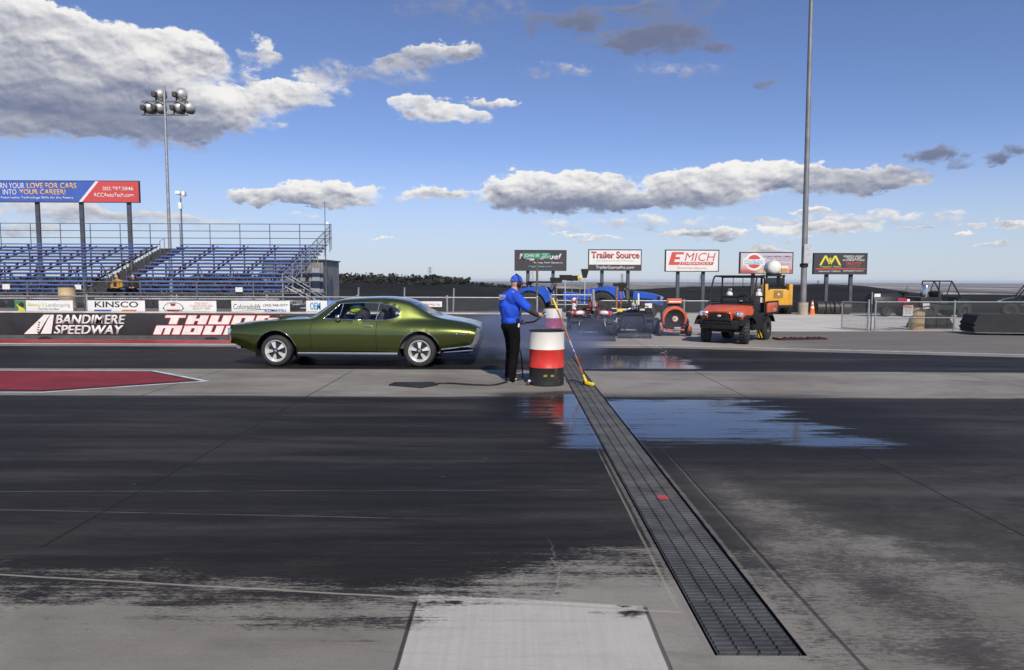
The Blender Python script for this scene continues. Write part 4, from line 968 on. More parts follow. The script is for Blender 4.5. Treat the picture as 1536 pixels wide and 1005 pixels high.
# squeegee leaning on the near drum
bq = G(880, 578); bot = Vector((bq.x, bq.y, .03)); topp = PD(829, 447, 11.22)
sq = empty('squeegee', (bot.x, bot.y, 0), 0, 'long wooden-handled squeegee with yellow head leaning against the near drum', 'squeegee')
d = topp-bot; L = lambda t: (d*t)+Vector((0, 0, .03))
q = MB(); q.tube([L(.09), L(.36)], .014, 10); q.tube([L(.50), L(.86)], .014, 10); q.build('handle', mat('varnished_wood', (.36, .12, .03), .45, 0, .35, 14), sq, 60)
q = MB(); q.tube([L(.36), L(.50)], .015, 10); q.build('taped_joint', mat('silver_tape', (.35, .36, .38), .4, .3), sq, 60)
q = MB(); q.tube([L(.345), L(.365)], .0165, 10); q.tube([L(.40), L(.415)], .0165, 10); q.build('blue_tape', mat('blue_tape', (.03, .08, .5), .5), sq, 60)
q = MB(); q.tube([L(.855), L(1.0)], .018, 10); q.build('grip', mat('yellow_plastic', (.75, .55, .02), .45, 0, .15, 10), sq, 60)
q = MB(); q.tube([L(.02), L(.10)], [.026, .016], 10); q.bbox((.045, -.03, .035), (.16, .07, .05), .02, (0, .1, -.7)); q.build('head', MATS['yellow_plastic'], sq, 50)
q = MB(); q.bbox((.02, .03, .03), (.17, .06, .055), .02, (0, .1, -.7)); q.build('rubber_blade', MBLKP, sq, 50)
q = MB(); a0 = G(849, 575); a1 = G(874, 578); q.tube(smooth([(a0.x-bot.x, a0.y-bot.y, .03), (a0.x-bot.x+.12, a0.y-bot.y-.02, .06), (a1.x-bot.x-.05, a1.y-bot.y+.01, .05), (a1.x-bot.x+.02, a1.y-bot.y, .04)]), .009, 8); q.build('strap', MBLKP, sq, 60)
# ------------------------------------------------------------ barrier wall, fences, banners
MGALV = mat('galvanised_steel', (.36, .37, .385), .5, .6, .15, 5)
MGALVD = mat('weathered_steel', (.16, .165, .175), .55, .5, .2, 5)
MBAN = mat('wall_black', (.020, .020, .023), .6, 0, .25, 1.6, dirt=.2)
MLET = mat('lettering_white', (.72, .70, .67), .6, 0, .08, 5, dirt=.12)
MLR = mat('lettering_red', (.50, .035, .045), .6); MLK = mat('lettering_black', (.02, .02, .022), .6); MLB = mat('lettering_blue', (.03, .09, .45), .6)
MBOARD = mat('banner_white', (.70, .70, .69), .65, 0, .06, 2, dirt=.12)
WY = 19.10
wall = empty('barrier_wall', (-20, WY, 0), 0, 'long low black concrete barrier wall with white track lettering behind the car', 'wall')
q = MB(); q.bbox((.45, .17, .37), (41.0, .30, .74), .015); q.build('barrier', MBAN, wall, 30)
q = MB(); q.bbox((.45, .17, .755), (41.0, .33, .035), .01); q.build('cap_strip', mat('wall_cap', (.50, .48, .43), .7, 0, .2, 2, dirt=.3), wall, 30)
q = MB(); q.box((.45, .10, .055), (41.0, .24, .11)); q.build('foot', mat('wall_foot', (.075, .075, .078), .7, 0, .2, 3), wall)
def wtx(px0, px1, py0, py1, s, m, name, **k):
    a = PD(px0, py0, WY); b = PD(px1, py1, WY)
    return txt(s, wall, ((a.x+b.x)/2+20, k.pop('yo', .0), (a.z+b.z)/2), b.x-a.x, a.z-b.z, m, name, **k)
def wblock(px0, px1, py0, py1, s, name, **k):
    a = PD(px0, py0, WY); b = PD(px1, py1, WY); block_txt(s, wall, ((a.x+b.x)/2+20, .022, (a.z+b.z)/2), b.x-a.x, a.z-b.z, MLET, name, **k)
wtx(82, 189, 472, 486, 'BANDIMERE', MLET, 'track_name', shear=.26, bold=.055)
wtx(80, 186, 487.5, 501.5, 'SPEEDWAY', MLET, 'track_name', shear=.26, bold=.055)
for s, x0, x1, y0, y1 in (('THUNDER', 243, 486, 473.0, 487), ('MOUNTAIN', 229, 476, 488.5, 502.5)):
    wblock(x0, x1, y0, y1, s, 'slogan', shear=.42, thick=1.1, gap=.5, space=.32, out=.016, mo=MLR, d=.006)
def poly_on(parent, pts, Y, org, m, name, d=.004, yo=0.):
    w_ = [PD(x, y, Y) for x, y in pts]; q = MB(); q.prism([(v.x-org.x, v.z-org.z) for v in w_], Y-org.y-d+yo, Y-org.y+yo+.0008); return q.build(name, m, parent)
poly_on(wall, [(36, 501), (66, 472), (81, 472), (77, 500.5)], WY, Vector((-20, WY, 0)), MLET, 'track_emblem')
poly_on(wall, [(57, 500.5), (74.5, 472.5), (75.2, 472.5), (61, 500.5)], WY, Vector((-20, WY, 0)), MLK, 'emblem_stripe', yo=-.004)
for k in range(5): poly_on(wall, [(55.5+k*.5, 499-k*3.6), (58.5+k*.5, 499-k*3.6), (58.5+k*.5, 497.4-k*3.6), (55.5+k*.5, 497.4-k*3.6)], WY, Vector((-20, WY, 0)), MLK, 'emblem_mark', yo=-.004)
for px in (68, 317):                                             # scuppers at the foot of the wall
    a = PD(px, 504.5, WY); q = MB(); q.prism([(a.x+20+.20*math.cos(t), .0+.075*math.sin(t)+.004) for t in np.linspace(0, math.pi, 12)], -.03, -.018); q.build('scupper', MLK, wall)

def mesh_wire(mb, L, z0, z1, p=.065, r=.0034):
    h = z1-z0; k = -h
    while k < L:
        for sgn in (1, -1):
            xa, xb = (k, k+h) if sgn > 0 else (k+h, k)
            za, zb = z0, z1
            if xa < 0: za = z0+(0-xa)/(xb-xa)*h if xb != xa else z0; xa2 = 0
            else: xa2 = xa
            pts = []
            for t in (0., 1.): pts.append((xa+(xb-xa)*t, z0+h*t))
            (x0_, z0_), (x1_, z1_) = pts
            def clip(xc):
                t = (xc-x0_)/(x1_-x0_); return z0_+(z1_-z0_)*t
            A, B = [x0_, z0_], [x1_, z1_]
            for P in (A, B):
                if P[0] < 0: P[1] = clip(0); P[0] = 0
                if P[0] > L: P[1] = clip(L); P[0] = L
            if abs(A[0]-B[0]) > .01:
                dx_, dz_ = B[0]-A[0], B[1]-A[1]; n_ = math.hypot(dx_, dz_); ux, uz = -dz_/n_*r, dx_/n_*r
                y = .004*sgn
                mb.add([(A[0]+ux, y, A[1]+uz), (A[0]-ux, y, A[1]-uz), (B[0]-ux, y, B[1]-uz), (B[0]+ux, y, B[1]+uz), (A[0], y+r*1.6, A[1]), (B[0], y+r*1.6, B[1])], [(0, 1, 2, 3), (1, 4, 5, 2), (4, 0, 3, 5)])
        k += p
MWIRE = mat('chain_link_wire', (.13, .135, .14), .55, .4, .1, 4)
def fence(p0, p1, z1, npost, label, z0=.05, pr=.03, mid=None, wire=True, group=None, p=.065):
    p0, p1 = Vector(p0), Vector(p1); L = (p1-p0).length; e = empty('chain_link_fence', (p0.x, p0.y, 0), math.atan2(p1.y-p0.y, p1.x-p0.x), label, 'fence', group)
    for k in range(npost+1):
        q = MB(); q.cyl((L*k/npost, 0, 0), (L*k/npost, 0, z1+.04), pr, n=10); q.ell((L*k/npost, 0, z1+.04), (pr*1.15, pr*1.15, pr*.8), 10, 6); q.build('post', MGALV, e, 50)
    q = MB(); q.cyl((0, 0, z1), (L, 0, z1), pr*.75, n=8); q.build('top_rail', MGALV, e, 50)
    if mid: q = MB(); q.cyl((0, 0, mid), (L, 0, mid), pr*.6, n=8); q.build('mid_rail', MGALV, e, 50)
    if wire: q = MB(); mesh_wire(q, L, z0, z1, p); q.build('wire_mesh', MWIRE, e, fix=False)
    return e
FY = 19.65
f1 = fence((-20, FY, 0), (.72, FY, 0), 1.19, 8, 'chain link fence with galvanised posts standing right behind the black barrier wall', .6)
fence((1.5, 22.85, 0), (7.9, 22.93, 0), 1.02, 3, 'chain link fence behind the quad bikes and the orange blower')
fence((12.35, 23.2, 0), (21.0, 24.1, 0), 1.0, 3, 'chain link fence right of the open gate, in front of the black ramp', mid=.46)
gt = empty('gate', (12.12, 23.2, 0), R(118), 'open chain link gate leaf swung back beside its post', 'gate')
q = MB(); 
for a, b in (((0, .06), (1.0, .06)), ((1.0, .06), (1.0, .98)), ((1.0, .98), (0, .98)), ((0, .98), (0, .06))): q.tube([(a[0], 0, a[1]), (b[0], 0, b[1])], .022, 8)
q.build('gate_frame', MGALV, gt, 60); q = MB(); mesh_wire(q, 1.0, .06, .98); q.build('wire_mesh', MWIRE, gt, fix=False)
q = MB(); q.cyl((0, 0, 0), (0, 0, 1.08), .035, n=10); q.build('hinge_post', MGALV, gt, 50)
# tall tube posts standing far behind the wall (old fence line)
for px, y0, y1, lab in ((536, 431, 470, 'third'), (605, 431, 470, 'second'), (679, 432, 470, 'first')):
    a = PD(px, y0, 27); b = PD(px, y1, 27); q = MB(); q.cyl((0, 0, 0), (.05, 0, a.z+.0), .035, n=8); o = q.build('marker_post', MGALV, smooth=60); o.location = (a.x, 27, 0)
    tag(o, {'third': 'thin grey steel post behind the wall, above the windscreen of the green car', 'second': 'thin grey steel post behind the wall, above the middle of the green car roof', 'first': 'thin leaning grey post behind the wall, above the boot of the green car'}[lab], 'post', 'bare posts behind the wall')
# banners hung on the front of the fence
def banner(px0, px1, py0, py1, label, m=MBOARD, Y=FY-.045, name='banner'):
    a = PD(px0, py0, Y); b = PD(px1, py1, Y); e = empty(name, ((a.x+b.x)/2, Y, b.z), 0, label, 'banner', 'sponsor banners on the fence')
    W_, H_ = b.x-a.x, a.z-b.z; q = MB(); q.bbox((0, 0, H_/2), (W_, .012, H_), .004); q.build('sheet', m, e)
    sx, sz = W_/(px1-px0), H_/(py1-py0)
    def P(x, y): return ((x-(px0+px1)/2)*sx, (py1-y)*sz)
    def t(s, x0, x1, y0, y1, mm, name='lettering', **k):
        A = P(x0, y0); B = P(x1, y1); return txt(s, e, ((A[0]+B[0])/2, -.007, (A[1]+B[1])/2), B[0]-A[0], A[1]-B[1], mm, name, **k)
    def pg(pts, mm, name='panel', d=.004, yo=-.006): q = MB(); q.prism([P(*p_) for p_ in pts], yo-d, yo+.001); return q.build(name, mm, e)
    def ov(x, y, rx, ry, mm, name='emblem', yo=-.006): return pg([(x+rx*math.cos(a), y+ry*math.sin(a)) for a in np.linspace(0, 2*math.pi, 28)[:-1]], mm, name, .003, yo)
    return e, t, pg, ov
MYEL = mat('print_yellow', (.62, .55, .03), .6); MGRN = mat('print_green', (.06, .17, .08), .6); MGRY = mat('print_grey', (.25, .25, .25), .6); MPNK = mat('print_rose', (.55, .33, .30), .6)
e, t, pg, ov = banner(22, 110, 450.5, 469.5, 'white and green landscaping banner with yellow script, leftmost on the fence')
pg([(22, 450.7), (39, 450.7), (39, 469.4), (22, 469.4)], MGRN, 'picture'); ov(32.5, 457.5, 4, 4, MLK, 'picture_hat', -.009); pg([(24, 456), (38.5, 465), (36, 469), (26, 469), (28, 462)], MYEL, 'picture_coat', yo=-.009)
t("Shorty's", 41, 67, 454, 460.5, MYEL, shear=.3, bold=.03); t('Landscaping', 69, 106, 454.5, 461.5, MGRY); t('"We\'ll Mow Your Blues"', 57, 90, 462, 464.8, MLK, shear=.2)
e, t, pg, ov = banner(131, 218, 450.5, 469.8, 'white banner with large black name over blue and orange chevrons')
t('KINSCO', 142, 208, 452, 461, MLK, bold=.03); pg([(141, 464.5), (168, 464.5), (164, 469), (141, 469)], MLB, 'blue_chevron'); pg([(184, 464.5), (206, 464.5), (202, 469), (180, 469)], mat('print_orange', (.60, .13, .07), .6), 'orange_chevron')
e, t, pg, ov = banner(238, 325, 451, 469.8, 'white beef banner with an oval maroon and black emblem')
ov(260, 462, 15, 8.6, MLK); ov(260, 462, 14, 7.8, MBOARD, 'emblem_field', -.0085); pg([(248, 464.5), (272, 464.5), (266, 469.3), (254, 469.3)], mat('print_maroon', (.22, .03, .05), .6), 'emblem_base', yo=-.0095); pg([(255, 455), (264, 455), (262.5, 459), (257, 459)], MATS['print_maroon'], 'emblem_head', yo=-.0095)
t('CATTLE CO', 244, 276, 461, 464.2, MLK, bold=.03); t('THE ONLY\nCHOICE FOR HIGH\nQUALITY BEEF', 285, 320, 453, 464.5, MPNK, bold=.015); t('ON THE TRAIL', 291, 315, 466.5, 469, MGRY)
e, t, pg, ov = banner(347, 435, 451, 469.2, 'white lift banner with a phone number and blue name')
t('Coloradolift', 350, 391, 456, 464, MLK); t('(303) 948-5577', 395, 432, 456, 460.5, MLK, bold=.01); t('KOMATSU', 397, 429, 463.5, 468, MLB, bold=.04); pg([(352, 467.2), (392, 463.8), (432, 466.3), (392, 464.6)], MLK, 'hill_line')
e, t, pg, ov = banner(459, 491, 451, 469.5, 'white banner with blue block letters beside the blue panel'); t('OEM', 465, 481, 453.5, 464.5, mat('print_sky', (.09, .33, .62), .6), bold=.04); t('PETRO', 461, 482, 466.7, 469.3, MGRY)
e, t, pg, ov = banner(491.3, 520, 451, 469.5, 'plain blue banner partly hidden by the car windscreen', mat('banner_blue', (.13, .25, .60), .6))
e, t, pg, ov = banner(606, 663, 452, 460.5, 'small white banner with red serif lettering behind the car\'s rear window'); t('Automotive Service, Inc.', 612, 661, 454, 459, mat('print_brick', (.45, .10, .09), .6), bold=.01)
# pale notices on the gallery rail and fences
def notice(px0, px1, py0, py1, Y, label, cat='notice', group='blank notices on the rails'):
    a = PD(px0, py0, Y); b = PD(px1, py1, Y); q = MB(); q.bbox((0, 0, 0), (b.x-a.x, .01, a.z-b.z), .003); o = q.build('notice_board', MBOARD); o.location = ((a.x+b.x)/2, Y, (a.z+b.z)/2); return tag(o, label, cat, group)
notice(3.5, 15, 426, 434, 22.9, 'blank white notice on the gallery rail, leftmost of the pale notices'); notice(112, 122, 427, 434, 22.9, 'blank white notice on the gallery rail right of the tan drum'); notice(353, 364, 431, 438, 22.9, 'blank white notice on the gallery rail above the lift banner')
# gallery rail in front of the stand
rl_ = empty('gallery_rail', (-22, 23.0, 0), 0, 'grey tube guard rail along the walkway in front of the bleachers', 'railing')
for k in range(9):
    q = MB(); q.cyl((k*1.9, 0, 0), (k*1.9, 0, 1.62), .028, n=8); q.build('post', MGALVD, rl_, 60)
for z in (1.22, 1.59): q = MB(); q.cyl((-3, 0, z), (15.2, 0, z), .024, n=8); q.build('rail', MGALVD, rl_, 60)
MTAN = mat('tan_paint', (.50, .37, .20), .55, 0, .12, 4, .1, dirt=.25)
drum('trash_drum', (PD(101, 450, 22.2).x, 22.2, .42), MTAN, 'tan trash drum with dark hoops behind the landscaping banner', 'trash drum', h=1.0, r=.25, rimm=MLK)
# the walkway the tan drum and rail stand on
tag(MB().bbox((-24, 26.0, .20), (26, 8.2, .40), .02).build('stand_walkway', mat('walk_concrete', (.16, .155, .15), .8, 0, .2, 1)), kind='structure')

# ------------------------------------------------------------ bleachers
MSEATB = mat('seat_blue', (.060, .130, .40), .5, 0, .25, .8, dirt=.3); MFOOT = mat('foot_board', (.55, .55, .54), .5, .1, .25, 2, dirt=.3)
MBRK = mat('bracket_red', (.09, .024, .022), .6)
st = empty('bleachers', (-21, 33, 0), 0, 'large open bleachers with rows of blue bench seats and grey railings', 'bleachers')
NR, DY, DZ, Z0 = 15, .60, .197, 1.00
secs = [(-16, -.30, -1), (1.10, 9.85, 1)]
for r_ in range(NR):
    y, z = r_*DY, Z0+r_*DZ
    for x0, x1, sd in secs:
        a0 = x0; a1 = x1
        q = MB(); q.bbox(((a0+a1)/2, y, z), (a1-a0, .27, .055), .010)
        q.build('seat_plank', MSEATB, st)
        q = MB(); q.box(((a0+a1)/2, y-.30, z-.250), (a1-a0, .26, .05)); q.build('foot_plank', MFOOT, st)
x = -15.5
while x < 9.9:
    br = MB()
    br.tube([(x, -.4, Z0-.40), (x, NR*DY, Z0+NR*DZ-.30)], .05, 6)
    for r_ in range(NR):
        y, z = r_*DY, Z0+r_*DZ
        if not -.3 < x < 1.1: br.box((x, y-.06, z-.13), (.07, .14, .24))
    br.build('stringer', MBRK, st); x += 1.85
br = MB(); x = -15.5
while x < 9.9:
    for k in range(1, 5): br.tube([(x, k*2.1, .0), (x, k*2.1, Z0+k*2.1/DY*DZ-.45)], .045, 6); br.tube([(x, k*2.1, .1), (x, (k-1)*2.1, Z0+(k-1)*2.1/DY*DZ-.5)], .03, 6)
    x += 1.85
for k in range(1, 5): br.tube([(-16, k*2.1, .9), (9.8, k*2.1, .9)], .03, 6)
br.build('understructure', MGALVD, st)
ais = MB()
for r_ in range(NR*2): ais.box((.40, r_*DY/2-.3, Z0-.40+r_*DZ/2), (1.25, .28, .12))
ais.build('aisle_steps', mat('step_dark', (.035, .035, .036), .7), st)
for k in range(0, NR, 3):
    q = MB(); q.tube([(.40, k*DY, Z0+k*DZ-.35), (.40, k*DY, Z0+k*DZ+.55), (.40, k*DY+.5, Z0+k*DZ+.70), (.40, k*DY+.5, Z0+k*DZ-.15)], .02, 6); q.build('aisle_rail', MGALVD, st, 60)
zt = Z0+NR*DZ
for z in (zt+.22, zt+.65, zt+1.08): q = MB(); q.cyl((-16, NR*DY-.1, z), (10.0, NR*DY-.1, z), .022, n=6); q.build('back_rail', MGALVD, st, 60)
for k in range(15): q = MB(); q.cyl((-15.6+k*1.82, NR*DY-.1, zt-.6), (-15.6+k*1.82, NR*DY-.1, zt+1.10), .024, n=6); q.build('back_post', MGALVD, st, 60)
EX = 9.97
for o_ in (.25, .62, 1.0): q = MB(); q.tube([(EX, -.1, Z0+o_-.1), (EX, NR*DY-.1, zt+o_+.06)], .026, 6); q.build('end_rail', MGALV, st, 60)
for k in range(7): y = -.1+k*NR*DY/6; q = MB(); q.cyl((EX, y, Z0+k*NR*DZ/6-.45), (EX, y, Z0+k*NR*DZ/6+1.0), .030, n=8); q.build('end_post', MGALV, st, 60)
q = MB(); L_ = math.hypot(NR*DY, NR*DZ)
wm = MB(); mesh_wire(wm, NR*DY, 0, 1.0, .09)
wm.v = [(EX, x-.1, z+Z0+x/DY*DZ) for x, y, z in wm.v]; wm.build('end_mesh', MWIRE, st, fix=False)
for s_ in (0, .9):                                   # ground stair at the right end
    q = MB(); q.tube([(EX+.1, -.1+s_, Z0+.85), (EX+1.95, -.1+s_, .75), (EX+1.95, -.1+s_, .4)], .026, 6); q.tube([(EX+.1, -.1+s_, Z0+.35), (EX+1.95, -.1+s_, .35)], .02, 6); q.build('stair_rail', MGALV, st, 60)
q = MB()
for k in range(5): q.box((EX+.25+k*.36, .35, Z0-.35-k*.17), (.34, .9, .03))
q.build('stair_treads', MFOOT, st)
def grime():
    q = MB(); random.seed(9)
    return q
# shed under the stand's right end
sd = empty('storage_shed', (0, 0, 0), 0, 'grey corrugated metal shed behind the right end of the bleachers', 'shed')
def shed_mat():
    m, nb, p = new_mat('corrugated_grey'); X, Y, Z = nb.sep(nb.geo().outputs['Position']); r = ((X+Y)*5.).frac(); n = nb.noise(nb.comb(X*.6, Y*.6, Z*.6), 1, 5)
    c = nb.mix(n.ss(.3, .7), (.20, .20, .21), (.26, .26, .27)); nb.links.new(c, p.inputs['Base Color']); nb.links.new(nb.bump((r-.5).abs().ss(.1, .35), .8, .04), p.inputs['Normal']); p.inputs['Roughness'].default_value = .55; return m
sx0, sx1, SY = PD(395, 430, 43.5).x, PD(485, 430, 43.5).x, 43.5
ht = PD(480, 391, SY).z
q = MB(); q.box(((sx0+sx1)/2, SY+2, ht/2), (sx1-sx0, 4, ht)); q.build('walls', shed_mat(), sd)
q = MB(); q.box(((sx0+sx1)/2, SY+2, ht+.04), (sx1-sx0+.2, 4.2, .08)); q.build('roof', MGALVD, sd)
d0, d1 = PD(469, 430, SY).x, PD(480, 430, SY).x; q = MB(); q.box(((d0+d1)/2, SY-.02, 1.2), (d1-d0, .04, 2.4)); q.build('door', mat('shed_door', (.30, .32, .35), .5), sd)
# light mast, camera mast, aerial
def mast(name, px, ybase, ytop, Y, r, m, label, cat, lean=0):
    a = PD(px, ytop, Y); e = empty(name, (a.x, Y, 0), 0, label, cat); q = MB(); q.cyl((0, 0, 0), (0, 0, a.z), r, r*.62, 16); q.build('pole', m, e, 60); return e, a.z
e, zt_ = mast('floodlight_mast', 246, 400, 128, 52, .135, MGALV, 'tall grey floodlight mast with six lamps behind the bleachers', 'light mast')
u = 52/1024
for yy, xs_ in ((151-8, (-13, 17)), (166-3, (-30, -14, 13, 28))):
    zz = PD(246, yy, 52).z; q = MB(); q.bbox((.0, 0, zz-.45), (68*u, .10, .10), .01); q.build('cross_arm', MGALVD, e)
    for x in xs_:
        sgn = 1 if x > 0 else -1
        fl = MB(); fl.tube([(x*u, .05, zz-.4), (x*u, .05, zz-.05)], .06, 8); fl.bbox((x*u, -.18, zz+.02), (.30, .42, .36), .05); fo = fl.build('floodlight', mat('ballast_brown', (.06, .05, .047), .6), e, 50)
        rf = MB(); rf.lathe([(.0, -.02), (.22, .0), (.40, .22), (.47, .48), (.48, .60), (.0, .52)], (x*u, .05, zz+.06), 'Y', 24, False)
        rf.v = [tuple(Vector((x*u, .05, zz+.06))+Euler((R(14), 0, R(-28 if x > 0 else -20))).to_matrix() @ (Vector(v)-Vector((x*u, .05, zz+.06)))) for v in rf.v]
        rf.build('reflector', mat('lamp_shell', (.50, .50, .49), .4, .5), fo, 50)
e, zt_ = mast('camera_mast', 271, 362, 296, 45, .07, MGALVD, 'slim mast with white camera heads and box behind the bleachers', 'camera mast'); u = 45/1024
q = MB(); q.bbox((-.10, -.1, zt_+.28), (.34, .30, .22), .05).bbox((.26, -.1, zt_+.22), (.22, .3, .30), .05).cyl((0, 0, zt_), (0, 0, zt_+.2), .05); q.build('camera_heads', mat('white_housing', (.78, .78, .78), .4), e, 40)
q = MB(); q.bbox((0, -.1, PD(271, 309, 45).z), (.22, .16, .42), .03); q.build('white_box', MATS['white_housing'], e, 40)
e, zt_ = mast('aerial', 487, 360, 303, 41, .035, MGALVD, 'thin aerial rod at the top right corner of the bleachers', 'aerial')
a = PD(491, 335.5, 41); q = MB(); q.ell((a.x-e.location.x, 0, a.z), (.11, .11, .11)); q.tube([(0, 0, a.z-.1), (a.x-e.location.x, 0, a.z-.1)], .015, 6); q.build('white_globe', MATS['white_housing'], e, 60)
# two spectators
def sitter(px, py, Y, coat, label, lean=0., hair=(.015, .012, .01), legs=1):
    a = PD(px, py, Y); e = empty('person', (a.x, Y, a.z), R(lean), label, 'person'); b = MB()
    limb(b, [(0, .05, .10), (0, .02, .32), (0, .0, .52)], [.14, .16, .13]); limb(b, [(0, 0, .52), (0, -.03, .64)], [.06, .055]); b.ell((0, -.05, .74), (.085, .10, .12))
    b.ell((0, -.15, .735), (.016, .02, .025), 8, 6)
    for s in (-1, 1):
        b.ell((s*.085, -.04, .74), (.012, .022, .03), 8, 6)
        limb(b, [(s*.19, 0, .50), (s*.27, -.06, .26), (s*.10, -.24, .20)], [.055, .05, .035]); b.ell((s*.06, -.27, .20), (.05, .035, .035))
        for f_ in range(4): limb(b, [(s*.05, -.29, .185+f_*.012), (s*.02, -.31, .185+f_*.012)], [.010, .009], 6)
        limb(b, [(s*.09, .02, .06), (s*.16, -.42, .10), (s*.17, -.40, -.34)], [.085, .07, .05])
    bo = blob('body', b, MSKIN, e, .016, 3)
    c = MB(); limb(c, [(0, .05, .08), (0, .02, .32), (0, .0, .50)], [.165, .185, .15])
    for s in (-1, 1): c.ell((s*.12, 0, .46), (.12, .13, .12)); limb(c, [(s*.19, 0, .50), (s*.28, -.06, .26), (s*.13, -.21, .20)], [.085, .078, .062])
    blob('jacket', c, coat, e, .018, 3)
    c = MB()
    for s in (-1, 1): limb(c, [(s*.09, .02, .06), (s*.165, -.42, .10), (s*.175, -.40, -.33)], [.105, .09, .07]); limb(c, [(s*.175, -.40, -.36), (s*.18, -.54, -.40)], [.05, .045])
    blob('trousers', c, MPANT, e, .018, 3)
    h = MB(); h.ell((0, -.01, .78), (.105, .11, .11)); h.ell((0, .05, .70), (.10, .07, .12)); blob('hair', h, mat('dark_hair', hair, .6), e, .016, 2)
    if legs: q = MB(); q.bbox((0, -.165, .38), (.15, .05, .30), .03); q.build('shirt_front', MLK, e)
    return e
sitter(177, 437.5, 33.6, mat('mustard_jacket', (.36, .20, .025), .8, 0, .2, 5), 'seated spectator in an open mustard jacket with dark hair', -12)
sitter(201, 437.5, 33.6, mat('black_coat', (.012, .013, .015), .8, 0, .2, 5), 'seated spectator in a black coat and dark cap, hand raised', 8)
# ------------------------------------------------------------ billboards
MPOST = mat('post_steel', (.085, .095, .115), .55, .3, .2, 2)
MBBK = mat('board_dark', (.040, .040, .044), .6, 0, .12, 1)
MCYA = mat('print_cyan', (.22, .52, .72), .6); MMAG = mat('print_pink', (.55, .16, .36), .6); MRD2 = mat('print_red', (.56, .075, .06), .6)
def billboard(px0, px1, py0, py1, posts, Y, face, label, pyb=468):
    a = PD(px0, py0, Y); b = PD(px1, py1, Y); cx = (a.x+b.x)/2; e = empty('billboard', (cx, Y, 0), 0, label, 'billboard', 'billboards')
    W_, H_ = b.x-a.x, a.z-b.z; q = MB(); q.box((0, .09, b.z+H_/2), (W_, .16, H_)); q.build('panel', face, e)
    q = MB(); t_ = .05
    q.box((0, .10, b.z-t_/2), (W_+2*t_, .22, t_)); q.box((0, .10, a.z+t_/2), (W_+2*t_, .22, t_)); q.box((-W_/2-t_/2, .10, b.z+H_/2), (t_, .22, H_)); q.box((W_/2+t_/2, .10, b.z+H_/2), (t_, .22, H_)); q.build('frame', MBBK, e)
    for p_ in posts:
        x = PD(p_, pyb, Y).x-cx; q = MB(); q.bbox((x, .28, (a.z-.1)/2-2), (.20 if Y < 50 else .34, .2, a.z-.1+4), .02); q.build('post', MPOST, e)
    sx, sz = W_/(px1-px0), H_/(py1-py0)
    def P(x, y): return ((x-(px0+px1)/2)*sx, b.z+(py1-y)*sz)
    def t(s, x0, x1, y0, y1, mm, name='lettering', d=.006, yo=.009, **k):
        A = P(x0, y0); B = P(x1, y1); return txt(s, e, ((A[0]+B[0])/2, yo, (A[1]+B[1])/2), B[0]-A[0], A[1]-B[1], mm, name, d=d, **k)
    def pg(pts, mm, name='panel_print', d=.004, yo=.009): q = MB(); q.prism([P(*p_) for p_ in pts], yo-d, yo+.002); return q.build(name, mm, e)
    def ov(x, y, rx, ry, mm, name='emblem', yo=.009): return pg([(x+rx*math.cos(k), y+ry*math.sin(k)) for k in np.linspace(0, 2*math.pi, 40)[:-1]], mm, name, .003, yo)
    return e, t, pg, ov
BY = 42
e, t, pg, ov = billboard(773, 848.5, 376, 405.2, (791.5, 829.5), BY, MBBK, 'dark grey fuel billboard half behind the green street sign, leftmost of the small ones')
t('MagnaFuel', 778.0, 842.0, 380.3, 391.5, MCYA, 'print_shade', shear=.25, bold=.03); t('MagnaFuel', 777.3, 841.6, 381.2, 392.6, MMAG, 'print_shade', yo=.002, shear=.25, bold=.03); t('MagnaFuel', 779, 841, 381.2, 391.3, MLET, yo=-.005, shear=.25, bold=.02)
t('Racing Fuel Systems', 800, 844, 392.8, 395.8, MLET, shear=.2, bold=.02); t('Magnafuel.com', 793, 828, 398.5, 401.5, MCYA, bold=.02)
e, t, pg, ov = billboard(884, 961, 375, 405, (903, 942), BY, MBOARD, 'white trailer billboard with red lettering and a black web address strip')
t('Trailer Source', 887.5, 959, 377.8, 387.8, MGRY, 'print_shade', bold=.02); t('Trailer Source', 886.8, 958.2, 377, 387, MRD2, yo=.002, bold=.02); t('Our Experience the Difference!', 895, 950, 389.2, 393.2, MPNK, shear=.4); pg([(884, 397), (961, 397), (961, 405), (884, 405)], MBBK, 'strip'); t('TrailerSourceInc.com', 894, 951, 398.6, 403.6, MLET, yo=.003, shear=.15, bold=.01)
e, t, pg, ov = billboard(999.5, 1077, 375.5, 406.5, (1017, 1055), BY, MBOARD, 'white billboard with large slanted red name and a red strip under it')
pg([(1003, 397.5), (1008, 378), (1026, 378), (1025.3, 381.5), (1014.5, 381.5), (1013.5, 385.5), (1020.5, 385.5), (1019.6, 389), (1012.5, 389), (1011.5, 393), (1020.5, 393), (1019.4, 397.5)], MRD2, 'lettering'); t('MICH', 1027, 1073, 379, 391.5, MRD2, shear=.22); pg([(1021.5, 392.8), (1070.5, 392.8), (1069.2, 397.5), (1020.4, 397.5)], MRD2, 'strip'); t('CHEVROLET', 1023, 1068, 393.7, 397, MLET, yo=.003, bold=.03); t('EmichChevrolet.com', 1017, 1059, 400.5, 403.3, MRD2)
